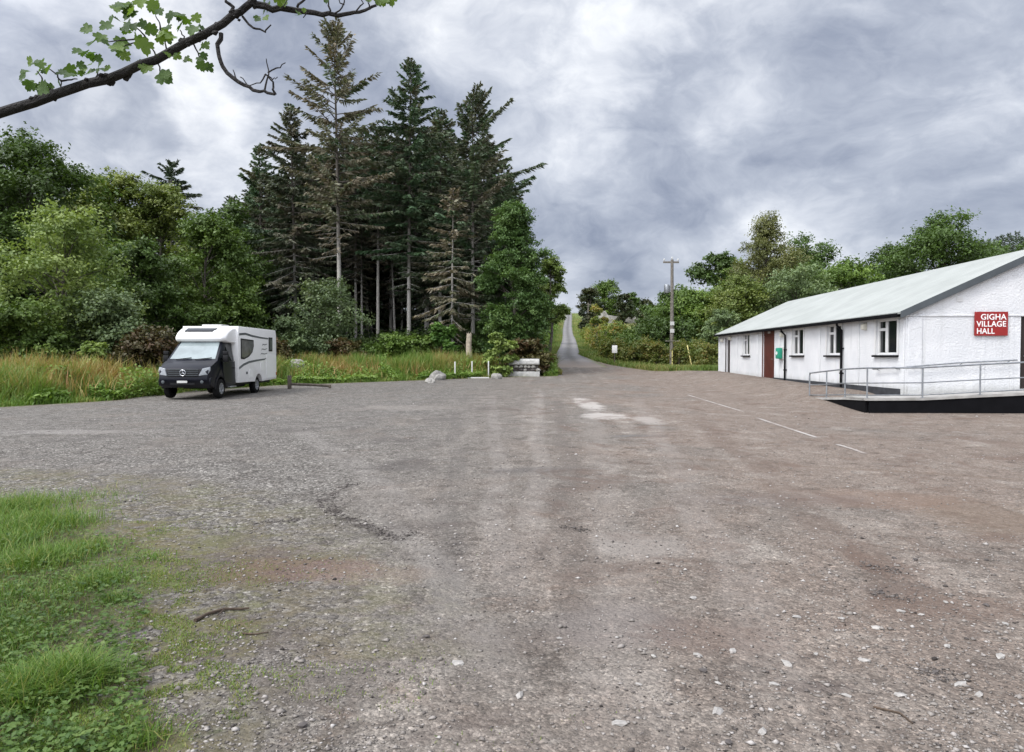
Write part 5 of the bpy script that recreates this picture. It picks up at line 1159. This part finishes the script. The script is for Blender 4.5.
tag(m.build('fallen_log', M['snag'], None, a, smooth=True), 'fallen grey log leaning across the grass left of the broken trunk', 'log')
# low timber barrier behind the motorhome
a = ground_at(291, 389); e = empty('timber_barrier', (a[0], a[1], h(*a)), R(20)); tag(e, 'low weathered timber barrier at the gravel edge behind the motorhome', 'barrier')
M['old_wood'] = simple('weathered timber', (.09, .075, .06), .9, var=.35, scale=7, bump=.01, bscale=30)
m = MB(); m.box(-.16, .02, -.06, .06, -.2, .62); m.build('post', M['old_wood'], e, bevel=.015)
m = MB(); m.tube([(.02, -.02, .22), (.9, .0, .18), (1.7, .05, .12)], .06, 8); m.build('rail', M['old_wood'], e, smooth=True)
m = MB(); m.box(1.66, 1.78, -.06, .06, -.2, .18); m.build('post', M['old_wood'], e, bevel=.015)

# ------------------------------------------------------------------ utility poles, signs, wall on the right
ux, uy = (671.5 - CX) / FPX * 60, 60.0; b = (ux, uy, h(ux, uy)); up_ = empty('utility_pole', b); tag(up_, 'tall wooden utility pole with crossarm and transformer, right of the lane', 'utility pole')
M['pole'] = simple('grey weathered pole', (.16, .145, .125), .85, var=.3, scale=6)
M['yellow'] = simple('yellow plastic guard', (.62, .55, .22), .5, var=.1)
PH = EYE + (HY - 260) * 60 / FPX - b[2]
m = MB(); m.tube([(0, 0, -.4), (.01, 0, PH * .5), (0, 0, PH)], [.16, .14, .115], 12); m.build('pole', M['pole'], up_, smooth=True)
m = MB(); m.box(-.72, .55, -.06, .06, PH - .28, PH - .14); ca = m.build('crossarm', M['pole'], up_, bevel=.01)
for x in (-.64, 0, .47):
    m = MB(); z = PH - .14 if x else PH; m.lathe([(.02, 0), (.02, .06), (.06, .07), (.05, .12), (.07, .13), (.055, .19), (.03, .22), (.001, .22)], (x, 0, z), 'z', 12); m.build('insulator', M['white_paint'], ca, smooth=True)
m = MB(); m.lathe([(.001, 0), (.2, 0), (.22, .05), (.22, .62), (.18, .68), (.001, .70)], (-.42, 0, PH - 2.7), 'z', 18); m.box(-.2, -.1, -.04, .04, PH - 2.6, PH - 2.1); m.build('transformer', M['steel'], up_, smooth=True)
for z in (PH - 5.3, PH - 5.9, PH - 6.6):
    m = MB(); m.box(-.16 if z > PH - 6 else -.55, .17 if z > PH - 6 else .6, -.17, -.13, z, z + (.3 if z > PH - 6 else .07)); m.build('bracket', M['white_paint'] if z > PH - 6 else M['pole'], up_)
m = MB(); m.tube([(.03, -.15, -.1), (.03, -.16, 1.35)], .05, 8); m.build('cable_guard', M['yellow'], up_, smooth=True)
gx_ = (692.5 - CX) / FPX * 57; gp = Vector((gx_, 57, h(gx_, 57))) - Vector(b)
m = MB(); m.tube([(.05, 0, PH - 1.6), tuple(gp)], .009, 6); m.build('stay_wire', M['trim'], up_)
topv = Vector((.05, 0, PH - 1.6)); dv = (topv - gp).normalized()
m = MB(); m.tube([tuple(gp + dv * .1), tuple(gp + dv * 2.0)], .045, 8); m.build('stay_guard', M['yellow'], up_, smooth=True)
fy = 205; fx = (588 - CX) / FPX * fy; b = (fx, fy, h(fx, fy)); e = empty('utility_pole', b); tag(e, 'distant thin pole beside the lane near the skyline', 'utility pole')
m = MB(); m.tube([(0, 0, -.3), (0, 0, 7.0)], [.16, .12], 8); m.build('pole', M['pole'], e, smooth=True)
m = MB(); m.box(-.6, .6, -.06, .06, 6.5, 6.65); m.build('crossarm', M['pole'], e)
# white notice by the hedge
sx_, sy_ = (614.5 - CX) / FPX * 62.5, 62.5; e = empty('notice_board', (sx_, sy_, h(sx_, sy_)), R(-4)); tag(e, 'small white notice on a post in front of the orange hedge', 'sign')
m = MB(); m.tube([(0, 0, -.3), (0, 0, 1.85)], .035, 8); m.build('post', M['old_wood'], e, smooth=True)
m = MB(); m.box(-.22, .22, -.075, -.04, 1.02, 1.66); m.build('board', M['sign_white'], e, bevel=.01)
# old stone wall on the hill
wy = 236; wx = (610 - CX) / FPX * wy; b = (wx, wy, h(wx, wy)); e = MB()
M['old_wall'] = simple('old grey stonework', (.27, .26, .24), .9, var=.4, scale=1.6, bump=.1, bscale=3, dirt=(.10, .10, .07), dscale=.5)
e.extrude([(-4.0, -.5), (-4.0, 2.0), (-3.0, 3.6), (-1.6, 3.9), (-.8, 2.6), (1.5, 2.2), (5.5, 2.0), (9.0, 2.2), (9.0, -.5)], -.35, .35, lambda x, z, y: (x, y, z))
tag(e.build('stone_wall', M['old_wall'], None, b, bevel=.08), 'old broken stone wall on the hill among dark bushes', 'wall')

# ------------------------------------------------------------------ sycamore branch overhead (its trunk stands left of the view)
bx, by = -4.6, 3.3
sy_t = empty('sycamore_tree', (bx, by, h(bx, by))); tag(sy_t, 'sycamore branch with lobed leaves reaching in overhead at the upper left', 'tree')
o0 = Vector(sy_t.location)
m = MB(); m.tube([Vector((0, 0, -.3)), Vector((.03, 0, 1)), Vector((0, .05, 2.2)), Vector((-.05, .1, 4.2)), Vector((-.2, .1, 6.5))], [.33, .25, .22, .17, .08], 12)
m.build('trunk', M['bark_dark'], sy_t, smooth=True)
BY = 3.4
def bpnt(px, py, dy=0): return at(px, py, BY + dy) - o0
def wob(pts, k, amp, seed):
    out = []; rr = random.Random(seed)
    for i in range(len(pts) - 1):
        for j in range(k):
            t = j / k; p = pts[i].lerp(pts[i + 1], t); out.append(p + Vector((rr.uniform(-1, 1), rr.uniform(-1, 1), rr.uniform(-1, 1))) * amp)
    return out + [pts[-1]]
m = MB()
main = [Vector((.05, .05, 2.35)), bpnt(-160, 158), bpnt(-60, 134)] + [bpnt(*p) for p in ((0, 117), (60, 97), (110, 82), (160, 62), (205, 40), (238, 20), (254, 8))]
pw = wob(main, 3, .006, 1); m.tube(pw, list(np.interp(np.linspace(0, 1, len(pw)), [0, .25, 1], [.045, .0235, .016])), 9)
def tw(pts, r0, r1, seed, amp=.007, dy=0):
    q = wob([bpnt(px, py, dy * i / len(pts)) for i, (px, py) in enumerate(pts)], 3, amp, seed); m.tube(q, list(np.linspace(r0, r1, len(q))), 6)
tw([(254, 8), (275, 13), (300, 14), (325, 18), (345, 19), (362, 17), (378, 10)], .017, .006, 2, .008, .2)
tw([(254, 8), (262, -8), (272, -25)], .016, .010, 3); tw([(238, 20), (234, 8), (225, 2), (210, 1)], .009, .004, 4)
tw([(224, 38), (221, 55), (226, 70), (240, 84), (256, 93), (268, 94), (277, 97)], .011, .006, 5, .006, -.1)
tw([(277, 97), (275, 86), (268, 77)], .006, .003, 6); tw([(268, 94), (272, 76), (269, 62)], .005, .002, 7); tw([(271, 74), (281, 71), (288, 66)], .004, .002, 8); tw([(268, 77), (263, 86), (250, 88)], .004, .002, 9); tw([(240, 84), (236, 73)], .004, .002, 10)
tw([(268, 78), (276, 83), (280, 80)], .003, .002, 21); tw([(250, 88), (243, 80)], .003, .002, 22)
tw([(246, 22), (256, 32), (268, 35), (274, 29)], .006, .003, 11); tw([(300, 12), (308, 4), (312, -4)], .006, .003, 12); tw([(332, 18), (332, 8), (330, -2)], .005, .003, 13); tw([(338, 18), (346, 8), (352, -2)], .004, .002, 14); tw([(355, 18), (364, 8), (360, -4)], .004, .002, 15); tw([(372, 14), (370, 2)], .004, .002, 16); tw([(345, 10), (340, 2)], .003, .002, 23); tw([(310, 16), (306, 22)], .003, .002, 24); tw([(286, 13), (290, 5)], .003, .002, 25)
for k_, (a_, b_) in enumerate([((60, 97), (48, 88)), ((60, 97), (66, 84)), ((66, 84), (82, 82)), ((98, 84), (102, 72)), ((160, 62), (150, 42)), ((150, 42), (135, 28)), ((150, 42), (128, 50)), ((170, 56), (165, 36)), ((165, 36), (160, 20)), ((188, 48), (184, 34)), ((160, 62), (164, 80)), ((195, 45), (204, 68)), ((150, 42), (110, 46)), ((48, 88), (42, 74)), ((66, 84), (54, 72))]):
    tw([a_, ((a_[0] + b_[0]) / 2 + 2, (a_[1] + b_[1]) / 2), b_], .0045, .0022, 30 + k_, .003)
# the little twig at the very left edge
m.tube([bpnt(-40, 60), bpnt(-12, 54), bpnt(1, 47)], [.008, .005, .002], 6); m.tube([bpnt(-12, 54), bpnt(-3, 62)], [.003, .002], 5); m.tube([Vector((0, .05, 2.75)), bpnt(-220, 70), bpnt(-40, 60)], [.03, .015, .008], 6)
for i in range(80):      # bark knobs and moss bumps
    t = random.uniform(.1, .98); p = pw[int(t * (len(pw) - 1))]; s = random.uniform(.005, .014); q = p + Vector((random.uniform(-1, 1) * .02, random.uniform(-1, 1) * .02, random.uniform(-1, 1) * .026)); m.tube([q - Vector((s, 0, 0)), q, q + Vector((s, 0, s * .5))], [s * .4, s, s * .3], 5)
m.build('branch', M['bark_dark'], sy_t, smooth=True)
lobes = [(0, .05), (-.14, .0), (-.36, .02), (-.40, .14), (-.34, .25), (-.50, .28), (-.60, .38), (-.50, .50), (-.52, .62), (-.38, .66), (-.26, .58), (-.26, .74), (-.20, .88), (-.08, .88), (0, 1.02), (.09, .88), (.21, .86), (.25, .74), (.26, .58), (.39, .66), (.52, .61), (.49, .50), (.60, .37), (.49, .28), (.34, .25), (.41, .13), (.36, .02), (.14, .0)]
LV, LF, LT = [], [], []
lr = random.Random(4)
def add_leaf(px, py, s, dy=0):
    c = bpnt(px, py, dy); a = Vector((lr.uniform(-1, 1), lr.uniform(-.7, .7), lr.uniform(-1.1, -.1))).normalized(); nrm = Vector((lr.uniform(-.6, .6), -1 + lr.uniform(-.4, .8), lr.uniform(.1, 1.0))); nrm = (nrm - a * nrm.dot(a)).normalized(); b_ = nrm.cross(a)
    k0 = len(LV); tv = lr.random(); LV.append(c + a * s * .42 - nrm * s * .05); LT.append(tv)
    for x, y in lobes: LV.append(c + b_ * x * s + a * y * s + nrm * s * (.10 * abs(x) * 2 - .18 * (y - .4) ** 2) + nrm * lr.uniform(-.02, .02) * s); LT.append(tv)
    for i in range(len(lobes)): LF.append((k0, k0 + 1 + i, k0 + 1 + (i + 1) % len(lobes)))
for px, py, s, cnt in [(102, 45, 21, 2), (130, 16, 20, 2), (143, 20, 20, 1), (122, 58, 19, 2), (138, 48, 22, 2), (130, 35, 18, 2), (118, 30, 17, 1), (158, 16, 17, 1), (182, 28, 21, 2), (195, 36, 17, 1), (176, 42, 17, 2), (162, 44, 15, 1), (158, 78, 20, 1), (168, 80, 14, 1), (50, 68, 15, 2), (40, 72, 13, 1), (36, 86, 17, 2), (48, 92, 18, 2), (62, 92, 13, 1), (77, 78, 17, 2), (86, 84, 13, 1), (88, 64, 14, 1), (101, 66, 16, 2), (112, 72, 13, 1), (98, 78, 12, 1), (204, 68, 19, 2), (187, 64, 12, 1), (210, 55, 12, 1), (240, 3, 14, 2), (262, 25, 13, 2), (283, 2, 20, 2), (270, 6, 14, 1), (306, 20, 8, 1), (378, 4, 19, 2), (388, 8, 16, 2), (368, 0, 15, 2), (392, 2, 14, 1), (330, -3, 13, 1), (152, 30, 18, 1), (170, 60, 13, 1), (146, 8, 15, 1), (192, 28, 14, 1)]:
    for _ in range(cnt + 2): add_leaf(px + lr.uniform(-8, 8), py - s * .35 + lr.uniform(-6, 6), s * BY / FPX * lr.uniform(.45, .85), lr.uniform(-.12, .12))
link_mesh('leaves', np_mesh('leaves', np.array([tuple(v) for v in LV]), np.array(LF), M['syc_leaf'], np.array(LT)), sy_t)
bpy.context.view_layer.update()
